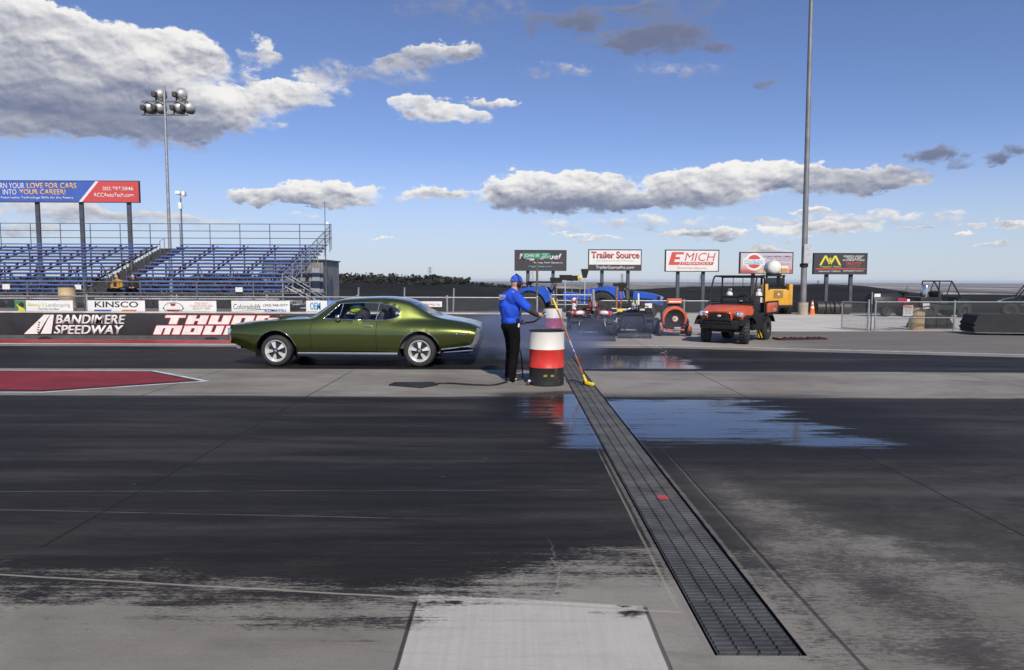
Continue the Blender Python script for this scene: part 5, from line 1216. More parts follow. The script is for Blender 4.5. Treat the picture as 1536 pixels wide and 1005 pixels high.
# pale pink brewing board
def sunset_mat():
    m, nb, p = new_mat('board_sunset'); tc = nb.nodes.new('ShaderNodeTexCoord'); X, Y, Z = nb.sep(tc.outputs['Object']); z0 = PD(1150, 410, BY).z
    n = nb.noise(nb.comb(X*1.5, 0., Z*3), 1, 4)
    c = nb.mix((Z-z0+(n-.5)*.3).ss(.15, 1.1), (.55, .36, .33), (.50, .47, .55)); c = nb.mix((Z-z0).ss(.32, .02)*X.ss(-.9, .1)*X.ss(1.5, .4), c, (.68, .52, .16)); c = nb.mix((Z-z0+(n-.5)*.2).ss(.38, .1)*X.ss(-.3, -.9), c, (.45, .08, .08))
    nb.links.new(c, p.inputs['Base Color']); p.inputs['Roughness'].default_value = .6; return m
e, t, pg, ov = billboard(1111.5, 1188, 379, 409.5, (1130, 1169), BY, sunset_mat(), 'pale pink sunset brewing billboard with a round red and white emblem')
ov(1131.5, 392.5, 14, 13.4, MBOARD, 'emblem_ring'); ov(1131.5, 392.5, 10, 10.2, MRD2, 'emblem_disc', .0055)
pg([(1115, 386.5), (1122, 388.6), (1131.5, 389.3), (1140, 388.6), (1147, 386.5), (1147, 398.5), (1140, 397), (1131.5, 396.4), (1122, 397), (1115, 398.5)], MBOARD, 'emblem_ribbon', yo=.003); t('COLORADO', 1117, 1145, 390, 396, MCYA, yo=-.002, bold=.03)
t('COLORADO BREWING COMPANY', 1144.5, 1187, 383.3, 385.9, MLK, bold=.01); t('1000 Brewer St in Downtown Golden', 1150, 1187, 386.6, 388.7, MGRY); t('www.beerbrewing.com', 1156, 1187, 389.4, 391.2, MGRY); t('Where a round of beer counts', 1150, 1184, 394.5, 396.6, MGRY)
for x0, x1, y0, y1, mm, nm in ((1152, 1160, 402, 409, mat('beer_amber', (.55, .26, .06), .5), 'glass_print'), (1152, 1161, 399.5, 402, MBOARD, 'foam_print'), (1172, 1181, 402.5, 409, MATS['beer_amber'], 'glass_print'), (1171, 1182, 399, 402.5, MBOARD, 'foam_print'), (1184, 1187.5, 404, 409.2, MRD2, 'glass_print')): pg([(x0, y0), (x1, y0), (x1, y1), (x0, y1)], mm, nm)
e, t, pg, ov = billboard(1222.5, 1299, 380.5, 410.5, (1240.5, 1277), BY, MBBK, 'black truck topper billboard with yellow letters, rightmost of the billboards')
MYL2 = mat('print_lemon', (.68, .62, .06), .6)
def chev(x0, x1, y0, y1, w_): pg([(x0, y1), ((x0+x1)/2-w_*.45, y0), ((x0+x1)/2+w_*.45, y0), (x1, y1), (x1-w_, y1), ((x0+x1)/2, y0+3.2), (x0+w_, y1)], MYL2, 'lettering')
chev(1229.5, 1247.5, 383.3, 398, 3.2); chev(1243.5, 1262, 383.3, 398, 3.2); t('&', 1242.5, 1249, 386.5, 394, MYL2, yo=.002, bold=.02); t('Topper Sales', 1230, 1262, 399, 402, MYL2, bold=.03); pg([(1224, 402.6), (1298, 402.6), (1298, 404), (1224, 404)], MRD2, 'strip')
t("DENVER'S LARGEST\nTRUCK & SUV\nACCESSORY STORES", 1263.5, 1296, 383, 391.5, MLET, bold=.02); t('SNUGTOP', 1269, 1291, 393.3, 398.6, MRD2, shear=.15, bold=.02); t('THE TRUCK CAP', 1269, 1290, 399.3, 400.9, MGRY); t('Lakewood - Littleton', 1229, 1261, 405.3, 408, MLET); t('aatoppers.com', 1265, 1295, 405.3, 408, MLET, bold=.01)
# the large one behind the stand
MCRB = mat('board_blue', (.055, .12, .44), .6, 0, .06, .5); MCRR = mat('board_red', (.58, .07, .075), .6, 0, .06, .5); MORG = mat('print_gold', (.78, .47, .14), .6)
e, t, pg, ov = billboard(-60, 208.5, 271, 303, (-15, 55.5, 121.5, 193), 60, MCRB, 'large blue and red career billboard on dark posts behind the bleachers', pyb=360)
pg([(147.5, 271), (208.5, 271), (208.5, 303), (121.5, 303)], MCRR, 'red_panel'); pg([(144, 271), (149, 271), (122.5, 303), (117.5, 303)], MLET, 'white_slash', yo=.006)
t('TURN YOUR', -12, 36.5, 274, 282.5, MLET); t('LOVE FOR CARS', 40, 115, 274, 282.5, MORG, bold=.02); t('INTO', 3.5, 24, 284, 292, MLET); t('YOUR CAREER!', 28, 98, 284, 292, MORG, bold=.02); t('Automotive Technology Skills for the Future', -1, 109.5, 294.8, 299.5, MLET, bold=.012)
t('303.797.5846', 154, 200.5, 279.5, 285.5, MLET, yo=.003, bold=.02); t('ACCAutoTech.com', 140, 200.5, 289, 295.5, MLET, yo=.003, bold=.015)
# street sign on the wall end
a = PD(804, 380, 20.9); e = empty('street_sign', (a.x, 20.9, 0), 0, 'green street name sign JOHN SR on a thin olive post behind the drums', 'street sign')
q = MB(); q.cyl((.04, 0, 0), (.04, 0, PD(806, 387, 20.9).z), .036, n=10); q.build('post', mat('olive_post', (.10, .10, .07), .6), e, 60)
s0 = PD(784, 379.5, 20.9); s1 = PD(825, 388, 20.9); q = MB(); q.bbox(((s0.x+s1.x)/2-a.x, -.03, (s0.z+s1.z)/2), (s1.x-s0.x, .012, s0.z-s1.z), .004); sg = q.build('sign_plate', mat('sign_green', (.03, .24, .15), .4), e)
def st_(s, x0, x1, y0, y1): A = PD(x0, y0, 20.87); B = PD(x1, y1, 20.87); txt(s, sg, ((A.x+B.x)/2-a.x, -.037, (A.z+B.z)/2), B.x-A.x, A.z-B.z, MLET, d=.002)
st_('JOHN SR', 786.5, 809, 381, 387); st_('BLVD', 814.5, 821, 380.6, 383.2); st_('700 W', 812.5, 823, 384.5, 387)
# tall mast on the right
a = G(1204, 472); e = empty('light_mast', (a.x, a.y, 0), 0, 'very tall grey steel light mast on the pit pad, running out of the frame', 'light mast')
zt_ = 18.5; q = MB(); q.cyl((0, 0, .55), (-.20, 0, zt_), .150, .085, 20); q.build('pole', mat('mast_steel', (.22, .225, .235), .55, .4, .15, 2), e, 60)
q = MB(); q.cyl((0, 0, 0), (0, 0, .62), .24, .25, 20); q.build('footing', mat('footing_concrete', (.36, .31, .24), .8, 0, .15, 3, .2), e, 50)
q = MB(); q.bbox((.02, -.22, PD(1210, 381, a.y).z), (.36, .10, .95), .02); q.build('panel_box', mat('panel_grey', (.40, .41, .43), .5), e)
q = MB(); q.cyl((-.03, 0, PD(1210, 398, a.y).z-.09), (-.03, 0, PD(1210, 398, a.y).z+.09), .20, n=18); q.build('strap_band', MBLKP, e, 50)
q = MB(); q.bbox((-.2, 0, zt_), (2.4, .12, .12), .01); q.build('lamp_arm', MGALVD, e)
for k in (-.9, -.3, .3, .9): q = MB(); q.ell((-.2+k, -.15, zt_+.25), (.22, .28, .22)); q.build('floodlight', MATS['lamp_shell'], e, 60)

# ------------------------------------------------------------ machines
def vwheel(e, loc, r, w_, rimm, rr=.55, knob=0, steer=0., name='wheel', side=1):
    t = MB(); h = w_/2
    t.lathe([(r*rr, -h*.8), (r*.8, -h), (r*.95, -h*.9), (r, -h*.6), (r, h*.6), (r*.95, h*.9), (r*.8, h), (r*rr, h*.8)], (0, 0, 0), 'Y', 32, False)
    if knob:
        for k in range(knob):
            a = 2*math.pi*k/knob
            for s, da in ((-1, 0), (1, math.pi/knob)):
                c_, s_ = math.cos(a+da), math.sin(a+da); t.box((c_*r, s*h*.48, s_*r), (.035, h*.8, .05), (0, -(a+da), .3*s))
    o = t.build(name, MTYRE, e, 45); o.location = loc; o.rotation_euler = (0, 0, steer)
    q = MB(); q.lathe([(0, side*h*.35), (r*rr*.35, side*h*.40), (r*rr*.4, side*h*.2), (r*rr*.9, side*h*.35), (r*rr*1.02, side*h*.82), (r*rr*1.02, -side*h*.82), (0, -side*h*.5)], (0, 0, 0), 'Y', 24, False); q.build('rim', rimm, o, 40)
    return o
MORA = mat('machine_orange', (.62, .095, .022), .35, 0, .08, 3, coat=.5, dirt=.12); MRIMB = mat('rim_black', (.03, .03, .032), .45, .3)
MLENS = mat('lamp_lens', (.62, .64, .66), .08, .55, .05, 4, coat=1)
# orange utility vehicle; local x forward, y left
ut = empty('utility_vehicle', (6.36, 19.38, 0), math.atan2(-.80, -.60), 'orange and black utility vehicle with open roll cage, front turned to the camera', 'utility vehicle')
ut.scale = (.95, .95, .95)
def U(n, mb, m, par=None, sm=40): return mb.build(n, m, par or ut, sm)
for x, y in ((.88, -.56), (.88, .56), (-.95, -.56), (-.95, .56)): vwheel(ut, (x, y, .34), .34, .26, MRIMB, .55, 22, .25 if x > 0 else 0, side=1 if y > 0 else -1)
q = MB()
q.grid(lambda u, v: (.42+.86*v+.10*math.sin(math.pi*u)*v, (u-.5)*2*(.66-.06*v), 1.10-.20*v**1.6-.05*abs(u*2-1)**3*(.5+v)), 20, 12); q.grid(lambda u, v: (1.28+.10*math.sin(math.pi*u)-.05*v, (u-.5)*2*.60, .90-.05*abs(u*2-1)**3*1.5-.16*v), 20, 5)
for s in (-1, 1): q.grid(lambda u, v: (.42+.86*u, s*(.66-.06*u), (1.10-.20*u**1.6-.05*(.5+u))-(.24)*v), 12, 5)
U('bonnet', q, MORA)
q = MB(); q.bbox((1.36, 0, .78), (.10, .62, .17), .03); gr_ = U('grille', q, MBLKP); q = MB(); q.tube([(1.40, .35, .70), (1.42, .33, .88), (1.41, .24, .93), (1.41, -.24, .93), (1.42, -.33, .88), (1.40, -.35, .70)], .02, 8); U('grille_trim', q, MORA, gr_, 60)
q = MB(); q.ell((1.418, 0, .80), (.012, .055, .035), 16, 8); U('emblem', q, MALU, gr_)
for s in (-1, 1):
    q = MB(); q.bbox((1.27, s*.50, .845), (.16, .25, .15), .05, (0, -.25, -s*.42)); h_ = U('headlight', q, MLENS); q = MB(); q.ell((1.345, s*.475, .85), (.03, .055, .045), 14, 8); q.ell((1.30, s*.57, .845), (.03, .045, .04), 14, 8); U('reflector', q, MCHR, h_, 60)
    q = MB(); q.grid(lambda u, v: (.88+.50*math.cos(math.pi*u), s*(.44+.30*v), .72+.10*math.sin(math.pi*u)+(-.16 if u < .0 else 0)-.18*abs(math.cos(math.pi*u))**2.5), 18, 4); q.grid(lambda u, v: (.88+.50*math.cos(math.pi*u), s*.74, .72+.10*math.sin(math.pi*u)-.18*abs(math.cos(math.pi*u))**2.5-.06*v), 18, 1); U('front_fender', q, MBLKP, None, 50)
    q = MB(); q.grid(lambda u, v: (-.95+.46*math.cos(math.pi*u), s*(.44+.30*v), .70+.10*math.sin(math.pi*u)-.16*abs(math.cos(math.pi*u))**2.5), 18, 4); q.grid(lambda u, v: (-.95+.46*math.cos(math.pi*u), s*.74, .70+.10*math.sin(math.pi*u)-.16*abs(math.cos(math.pi*u))**2.5-.05*v), 18, 1); U('rear_fender', q, MBLKP, None, 50)
    q = MB(); q.bbox((-.05, s*.62, .60), (1.0, .14, .50), .05); q.bbox((.38, s*.62, .82), (.20, .12, .52), .04, (0, -.3, 0)); U('side_panel', q, MBLKP)
q = MB(); q.bbox((1.40, 0, .56), (.14, 1.10, .26), .05); q.bbox((1.45, 0, .62), (.08, .8, .10), .03); q.tube([(1.44, -.40, .50), (1.52, -.36, .72), (1.52, .36, .72), (1.44, .40, .50)], .022, 8); U('front_bumper', q, MBLKP, None, 50)
q = MB(); q.bbox((0, 0, .42), (2.5, .62, .16), .03); q.bbox((1.05, 0, .5), (.6, .5, .25), .05); U('chassis', q, MBLKP)
for x in (.88, -.95):
    q = MB(); q.tube([(x, -.5, .34), (x, .5, .34)], .03, 8)
    for s in (-1, 1): q.tube([(x-.1, s*.18, .45), (x, s*.48, .32)], .022, 6); q.tube([(x+.1, s*.18, .45), (x, s*.48, .32)], .022, 6); q.tube([(x, s*.30, .75), (x, s*.44, .36)], .035, 8)
    U('axle', q, mat('axle_grey', (.10, .10, .11), .5, .5), None, 50)
q = MB(); q.bbox((.40, 0, 1.02), (.22, 1.22, .22), .06); U('dashboard', q, MBLKP)
q = MB(); c_ = Vector((.20, .30, 1.22)); q.tube([c_+Vector((.07*math.cos(a_), .19*math.sin(a_), .17*math.cos(a_)*1.0)) for a_ in np.linspace(0, 2*math.pi, 25)], .016, 8); q.tube([c_, c_+Vector((.22, 0, -.16))], .022, 8)
for k in range(3): a_ = k*2.1+.5; q.tube([c_, c_+Vector((.07*math.cos(a_), .19*math.sin(a_), .17*math.cos(a_)))], .012, 6)
U('steering_wheel', q, MBLKP, None, 60)
for y in (-.32, .30): q = MB(); q.bbox((-.18, y, .82), (.48, .52, .14), .05); q.bbox((-.44, y, 1.10), (.12, .52, .46), .05, (0, -.18, 0)); U('seat', q, MSEAT)
cg = MB(); zt2 = 1.93
for s in (-1, 1):
    cg.tube(smooth([(.50, s*.66, 1.0), (.42, s*.66, 1.30), (.22, s*.64, 1.80), (.13, s*.63, zt2-.02), (.02, s*.63, zt2)], 5), .026, 8); cg.tube([(.02, s*.63, zt2), (-.48, s*.63, zt2-.01)], .026, 8); cg.tube(smooth([(-.40, s*.63, zt2), (-.52, s*.63, zt2-.05), (-.56, s*.64, zt2-.18), (-.56, s*.66, .80)], 5), .026, 8)
for x, z in ((.06, zt2), (-.50, zt2-.03), (-.56, 1.32), (.42, 1.28-.10)): cg.tube([(x, -.63, z), (x, .63, z)], .024, 8)
for y in (-.3, 0, .3): cg.tube([(-.56, y, 1.32), (-.54, y, zt2-.05)], .010, 6)
U('roll_cage', cg, MBLKP, None, 60)
bd_ = MB(); bd_.bbox((-1.18, 0, .80), (1.10, 1.42, .05), .01)
U('bed_floor', bd_, MBLKP)
for s in (-1, 1): q = MB(); q.bbox((-1.18, s*.71, .99), (1.06, .035, .30), .012); p_ = U('bed_side', q, MORA); q = MB(); q.bbox((-1.18, s*.71, 1.16), (1.10, .06, .045), .012); q.bbox((-1.73, s*.71, .99), (.05, .06, .36), .012); U('bed_rim', q, MBLKP, p_); txt('KUBOTA', p_, (-1.36, .732 if s > 0 else -.732, .93), .26, .05, MALU, yaw=R(180) if s > 0 else 0)
q = MB(); q.bbox((-1.74, 0, .99), (.035, 1.40, .30), .012); U('tailgate', q, MORA); q = MB(); q.bbox((-.64, 0, .99), (.035, 1.40, .30), .012); U('bed_front', q, MBLKP)
q = MB(); q.tube([(-.42, .52, .45), (-.62, .60, .08)], .02, 8); q.tube([(-.42, .46, .45), (-.60, .52, .08)], .02, 8); U('hitch_bars', q, mat('yellow_paint', (.62, .40, .03), .5), None, 50)
def utw(x, y, z): return ut.location+Matrix.Rotation(ut.rotation_euler.z, 3, 'Z') @ (Vector((x, y, z))*.95)
for (x, y), lb in (((-.85, -.50), 'white gas bottle in the orange utility bed, left one seen through the cage'), ((-1.15, .30), 'white gas bottle in the orange utility bed, right one behind the steering wheel')):
    p_ = utw(x, y, .83); e = empty('gas_bottle', p_, 0, lb, 'gas bottle', 'gas bottles in the utility bed'); q = MB(); q.lathe([(0, 0), (.085, 0), (.10, .03), (.10, .50), (.085, .56), (.045, .60), (0, .61)], n=24, cap=False); q.build('cylinder', mat('bottle_white', (.66, .65, .62), .4, 0, .06, 6, dirt=.2), e, 50)
    q = MB(); q.lathe([(.055, .60), (.055, .68), (.050, .68), (.050, .60)], n=18, cap=False); q.cyl((0, 0, .6), (0, 0, .66), .02, n=8); q.build('collar', MATS['bottle_white'], e, 50)
# orange turbine blower
bl = empty('turbine_blower', (5.02, 21.35, 0), R(-93), 'orange ride-on turbine blower with a round black fan, between quad bike and utility vehicle', 'blower')
def B(n, mb, m, par=None, sm=40): return mb.build(n, m, par or bl, sm)
q = MB(); q.lathe([(.22, .0), (.255, .0), (.375, .02), (.385, .06), (.385, .26), (.37, .30), (.2, .30), (.2, .27)], (0, 0, 0), 'X', 48, False); ho2 = B('fan_housing', q, MORA); ho2.location = (.30, 0, .53); ho2.rotation_euler = (0, 0, math.pi)
for o_ in (ho2,): o_.location = (.42, 0, .53)
q = MB(); q.lathe([(.30, -.004), (.30, -.02), (.21, -.005), (.12, .0), (0, .0)], (0, 0, 0), 'X', 40, False); o = B('intake_ring', q, MBLKP, ho2); o.location = (-.028, 0, 0)
q = MB(); q.lathe([(0, -.02), (.100, -.015), (.103, .01)], (0, 0, 0), 'X', 32, False); hb_ = B('hub', q, mat('hub_red', (.40, .06, .03), .5), ho2); hb_.location = (-.035, 0, 0)
q = MB(); q.lathe([(0, -.003), (.075, -.001), (.075, .004)], (0, 0, 0), 'X', 28, False); o = B('hub_disc', q, mat('hub_cream', (.66, .60, .50), .5), hb_); o.location = (-.02, 0, 0)
q = MB(); q.bbox((-.022, 0, 0), (.006, .025, .10), .002); q.bbox((-.021, .02, .0), (.005, .09, .04), .002); B('hub_badge', q, mat('badge_green', (.05, .30, .12), .5), hb_)
q = MB(); q.bbox((.20, .30, .60), (.30, .16, .22), .04); q.bbox((-.05, 0, .42), (.9, .66, .10), .03); q.bbox((-.3, 0, .60), (.45, .6, .30), .06); B('chassis', q, mat('machine_grey', (.06, .06, .065), .5, .2))
q = MB(); q.tube([(.50, -.42, .30), (.55, -.12, .26), (.55, .12, .26), (.50, .42, .30)], .05, 8); q.bbox((.52, -.34, .33), (.08, .30, .06), .02, (.5, 0, 0)); q.bbox((.52, .34, .33), (.08, .30, .06), .02, (-.5, 0, 0)); B('front_bar', q, MBLKP, None, 50)
q = MB(); q.bbox((.50, 0, .205), (.16, .55, .06), .02); q.bbox((.44, -.42, .25), (.26, .08, .14), .02); q.bbox((.44, .42, .25), (.26, .08, .14), .02); B('deck_frame', q, MORA); q = MB(); q.bbox((.59, .05, .24), (.02, .20, .10), .008); B('number_plate', q, MGALV)
q = MB(); q.bbox((-.05, .06, 1.06), (.14, .46, .16), .025); co_ = B('console', q, MORA); q = MB(); q.bbox((.025, .06, 1.04), (.01, .38, .05), .004); B('console_label', q, MBOARD, co_); q = MB(); q.bbox((-.08, .06, .95), (.10, .38, .08), .02); q.tube([(-.08, .0, .6), (-.08, .0, .95)], .03, 8); q.tube([(-.08, .12, .6), (-.08, .12, .95)], .03, 8); B('console_stem', q, MBLKP, co_)
for x, y, r_ in ((.40, -.43, .155), (.40, .43, .155), (-.42, -.46, .26), (-.42, .46, .26)): vwheel(bl, (x, y, r_), r_, .15 if x > 0 else .22, MATS['axle_grey'], .5, 0, side=1 if y > 0 else -1)
# quad bikes facing the camera (local x forward)
def quad(name, loc, rz, label, accent, lens, red, bw=1.25):
    e = empty(name, loc, rz, label, 'quad bike', 'quad bikes with drag blades')
    def Q(n, mb, m, par=None, sm=40): return mb.build(n, m, par or e, sm)
    for x, y in ((.62, -.48), (.62, .48), (-.62, -.48), (-.62, .48)): vwheel(e, (x, y, .32), .32, .25, MRIMB, .52, 18, side=1 if y > 0 else -1)
    q = MB(); q.bbox((-.05, 0, .62), (1.2, .30, .24), .08); q.bbox((-.30, 0, .80), (.75, .30, .14), .06); q.bbox((.40, 0, .72), (.40, .46, .22), .08); Q('body', q, MBLKP)
    for s in (-1, 1):
        for cx_ in (.62, -.62): q = MB(); q.grid(lambda u, v: (cx_+.44*math.cos(math.pi*u), s*(.22+.40*v), .66+.10*math.sin(math.pi*u)-.12*abs(math.cos(math.pi*u))**2.5), 16, 4); q.grid(lambda u, v: (cx_+.44*math.cos(math.pi*u), s*.62, .66+.10*math.sin(math.pi*u)-.12*abs(math.cos(math.pi*u))**2.5-.05*v), 16, 1); Q('fender', q, MBLKP, None, 50)
        if red:
            q = MB(); q.bbox((.92, s*.36, .76), (.16, .34, .15), .05, (0, -.2, -s*.5)); q.bbox((.80, s*.56, .70), (.20, .06, .22), .03, (0, -.2, -s*.3)); f_ = Q('lamp_shroud', q, accent); q = MB(); q.ell((1.0, s*.34, .775), (.05, .13, .065), 18, 10, (0, 0, -s*.4)); Q('headlight', q, lens, f_, 60)
            q = MB(); q.bbox((1.05, s*.34, .50), (.03, .05, .20), .01, (s*.3, 0, 0)); Q('shock_absorber', q, mat('spring_cream', (.55, .54, .50), .5), None)
        else:
            q = MB(); q.bbox((1.0, s*.27, .83), (.05, .22, .09), .03); f_ = Q('lamp_shroud', q, MBLKP); q = MB(); q.bbox((1.03, s*.27, .83), (.03, .15, .06), .015); Q('headlight', q, lens, f_, 50)
    q = MB()
    for y in (-.42, -.21, 0, .21, .42): q.tube([(.30, y, .93), (.98, y, .93)], .012, 6)
    for x in (.30, .64, .98): q.tube([(x, -.45, .93), (x, .45, .93)], .014, 6)
    q.tube([(.98, -.45, .93), (.98, -.40, .70)], .014, 6); q.tube([(.98, .45, .93), (.98, .40, .70)], .014, 6); Q('front_rack', q, MBLKP, None, 60)
    q = MB()
    for y in (-.42, -.21, 0, .21, .42): q.tube([(-.30, y, .93), (-1.0, y, .93)], .012, 6)
    for x in (-.30, -.64, -1.0): q.tube([(x, -.45, .93), (x, .45, .93)], .014, 6)
    Q('rear_rack', q, MBLKP, None, 60)
    q = MB(); q.tube([(.20, 0, .80), (.12, 0, 1.08)], .03, 8); q.tube([(.02, -.42, 1.12), (.10, -.2, 1.10), (.10, .2, 1.10), (.02, .42, 1.12)], .016, 8); Q('handlebar', q, MBLKP, None, 60)
    q = MB(); q.bbox((1.0, 0, .46), (.10, .80, .44), .05); q.tube([(1.08, -.34, .42), (1.12, -.30, .72), (1.12, .30, .72), (1.08, .34, .42)], .022, 8); Q('bull_bar', q, MBLKP, None, 50)
    q = MB(); q.grid(lambda u, v: (1.36+.10*(v-.5)**2*4-.0, (u-.5)*bw, .02+.22*v), 2, 8); q.grid(lambda u, v: (1.33+.10*(v-.5)**2*4, (u-.5)*bw, .02+.22*v), 2, 8); q.bbox((1.42, 0, .02), (.06, bw, .04), .01); q.tube([(1.34, -.3, .14), (.9, -.2, .32)], .025, 6); q.tube([(1.34, .3, .14), (.9, .2, .32)], .025, 6); Q('drag_blade', q, mat('blade_dark', (.022, .024, .030), .7), None, 40)
    return e
qa = quad('quad_bike', (2.30, 20.45, 0), R(-91), 'black quad bike with red headlight shrouds and a front blade, carrying upright brooms', mat('quad_red', (.55, .03, .05), .35, coat=.5), mat('lit_lamp', (.80, .79, .74), .15, .2), True)
qb = quad('quad_bike', (3.66, 21.45, 0), R(-92), 'black quad bike with small cream lamps beside the orange blower', None, mat('cream_lens', (.62, .56, .40), .2), False, 1.0)
def stand_item(px, py0, py1, Y, r, m, name, label, cat, grp=None, head=None, r2=None):
    a = PD(px, py0, Y); b = PD(px, py1, Y); e = empty(name, (b.x, Y, b.z), 0, label, cat, grp); h = a.z-b.z
    q = MB(); q.tube([(0, 0, 0), (random.uniform(-.02, .02), 0, h)], [r, r2 or r], 8); q.build('handle' if head else 'tube', m, e, 60); return e, h
MWOOD = mat('pale_wood', (.30, .20, .10), .6, 0, .25, 20); MBRIS = mat('bristles', (.018, .016, .014), .9, 0, .4, 40)
# rack of tools on the first quad
tl_ = empty('tool_rack', (1.85, 21.35, .94), 0, 'grey tube tool rack holding brooms on the rear of the red-lamp quad bike', 'rack')
q = MB()
for z in (0, .30): q.tube([(-.62, 0, z), (.62, 0, z)], .014, 6); q.tube([(-.62, .2, z), (.62, .2, z)], .014, 6)
for x in (-.62, -.2, .2, .62): q.tube([(x, 0, 0), (x, 0, .36)], .014, 6)
q.build('frame', MGALV, tl_, 60)
for px, top, kind, mm, lb in ((834, 424, 'wide', MWOOD, 'broom with a wide dark head upright in the rack, leftmost'), (848, 420, 'wide', MALU, 'wide dark push broom upright in the rack, with aluminium handle'), (858, 421, 'wide', MWOOD, 'wide dark push broom upright in the rack, tan handle beside the aluminium one'),
    (870, 416, 'mop', MWOOD, 'small mop with a yellow clip upright in the rack'), (876.5, 412, 'scoop', MALU, 'upright shovel with a dark flared blade, tallest tool in the rack'), (882.5, 424, 'pole', MWOOD, 'bare wooden pole upright in the rack, rightmost tool')):
    e, h = stand_item(px, top, 462, 21.45, .014, mm, {'wide': 'push_broom', 'mop': 'mop', 'scoop': 'shovel', 'pole': 'pole'}[kind], lb, {'wide': 'broom', 'mop': 'mop', 'scoop': 'shovel', 'pole': 'pole'}[kind], 'tools upright in the rack', head=1)
    q = MB()
    if kind == 'wide': q.bbox((0, 0, h+.02), (.36, .07, .05), .01); o = q.build('head', MBRIS, e); q = MB(); q.box((0, 0, h+.10), (.37, .06, .12), taper=1.08); q.build('bristles', MBRIS, o)
    elif kind == 'mop': q.bbox((-.02, 0, h), (.14, .08, .09), .02); q.build('clip', MATS['yellow_plastic'], e, 50)
    elif kind == 'scoop': q.prism([(-.06, h-.10), (.06, h-.10), (.115, h+.10), (.12, h+.18), (-.12, h+.18), (-.11, h+.10)], -.02, .02); q.build('blade', MBRIS, e)
# things carried on the quads
def cargo(px, py0, py1, Y, w_, m, name, label, cat, shape='box', sub=None):
    a = PD(px, py0, Y); b = PD(px, py1, Y); h = a.z-b.z; e = empty(name, (b.x, Y, b.z), 0, label, cat); q = MB()
    if shape == 'box': q.bbox((0, 0, h/2), (w_, w_*.8, h), .03)
    else: q.lathe([(0, 0), (w_/2*.95, 0), (w_/2, h*.04), (w_/2, h*.8), (w_/2*.7, h*.92), (w_/2*.3, h*.97), (0, h)], n=20, cap=False)
    q.build('shell', m, e, 50); return e, h
e, h = cargo(889.5, 453, 463, 19.95, .24, mat('can_scarlet', (.50, .03, .035), .4, coat=.3), 'fuel_can', 'red fuel can with white print on the front rack of the red-lamp quad', 'fuel can'); q = MB(); q.bbox((0, -.10, h*.5), (.12, .012, h*.6), .005); q.build('print_label', MBOARD, e); q = MB(); q.tube([(-.06, 0, h), (-.05, 0, h+.05), (.05, 0, h+.05), (.06, 0, h)], .014, 6); q.bbox((.02, 0, h+.03), (.04, .04, .05), .01); q.build('carry_handle', MATS['yellow_plastic'], e, 50)
q = MB(); q.bbox((-.05, 0, -.02), (.30, .2, .03), .01); q.build('tray', MATS['can_scarlet'], e)
e, h = cargo(861.5, 446, 464, 20.6, .15, MBOARD, 'spray_bottle', 'white spray bottle with a red trigger on the red-lamp quad', 'bottle', 'cyl'); q = MB(); q.bbox((-.01, -.02, h*.66), (.14, .12, .10), .03); q.build('trigger', MATS['can_scarlet'], e)
for k in range(3): pass
e, h = stand_item(890.5, 434, 466, 19.75, .042, mat('bright_tube', (.55, .56, .57), .3, .8), 'marker_tube', 'bright metal tube standing on the front of the red-lamp quad', 'tube', r2=.042); q = MB(); q.cyl((0, 0, -.45), (0, 0, .02), .018, n=8); q.build('stem', MBLKP, e, 50)
e, h = stand_item(957.8, 440, 457, 20.45, .030, MBOARD, 'marker_tube', 'white metal tube standing on the front of the cream-lamp quad', 'tube'); q = MB(); q.cyl((0, 0, -.75), (0, 0, .02), .022, n=8); q.build('stem', MBLKP, e, 50)
e, h = stand_item(924.5, 428, 464, 20.6, .034, mat('oak_handle', (.27, .14, .05), .55, 0, .3, 20), 'push_broom', 'thick wooden-handled broom with a dark head upright on the cream-lamp quad', 'broom', head=1); q = MB(); q.bbox((.10, 0, h+.02), (.42, .08, .10), .02); q.build('bristles', MBRIS, e)
e, h = stand_item(931.5, 428, 462, 21.6, .016, mat('pink_handle', (.45, .10, .14), .5), 'push_broom', 'thin pink-handled broom with a dark block head on the cream-lamp quad', 'broom', head=1); q = MB(); q.box((0, 0, h-.05), (.16, .08, .28)); q.build('bristles', MBRIS, e)
e, h = cargo(952.5, 454, 465, 20.75, .24, mat('engine_silver', (.34, .35, .36), .45, .6), 'small_engine', 'small silver petrol engine with a yellow tank on the cream-lamp quad', 'engine'); q = MB(); q.bbox((0, 0, h+.03), (.16, .16, .10), .03); q.build('fuel_tank', mat('tank_lime', (.50, .55, .12), .4), e); q = MB(); q.ell((.0, -.13, h*.5), (.08, .03, .08)); q.tube([(-.12, -.02, .05), (-.24, -.02, .02)], .03, 8); q.build('recoil_cover', MALU, e, 60)
e, h = cargo(928.5, 463, 468, 20.4, .20, MATS['yellow_plastic'], 'yellow_tray', 'small yellow tray on the left rack of the cream-lamp quad', 'tray')
wb = empty('hose_bracket', (PD(920, 483, 20.3).x, 20.3, PD(920, 483, 20.3).z), 0, 'white painted hook bracket at the left side of the cream-lamp quad', 'bracket'); q = MB(); q.tube([(-.05, 0, .40), (.10, 0, .40), (.10, 0, .28), (-.03, 0, .26), (-.02, 0, .06), (.10, 0, .0), (.10, 0, .12)], .020, 6); q.build('hook', MBOARD, wb, 50); q = MB(); q.bbox((.02, .03, -.05), (.10, .04, 1.0), .01); q.build('back_plate', MBLKP, wb)
notice(967.5, 978, 455, 462, 22.8, 'blank white notice hung on the fence between the cream-lamp quad and the blower')
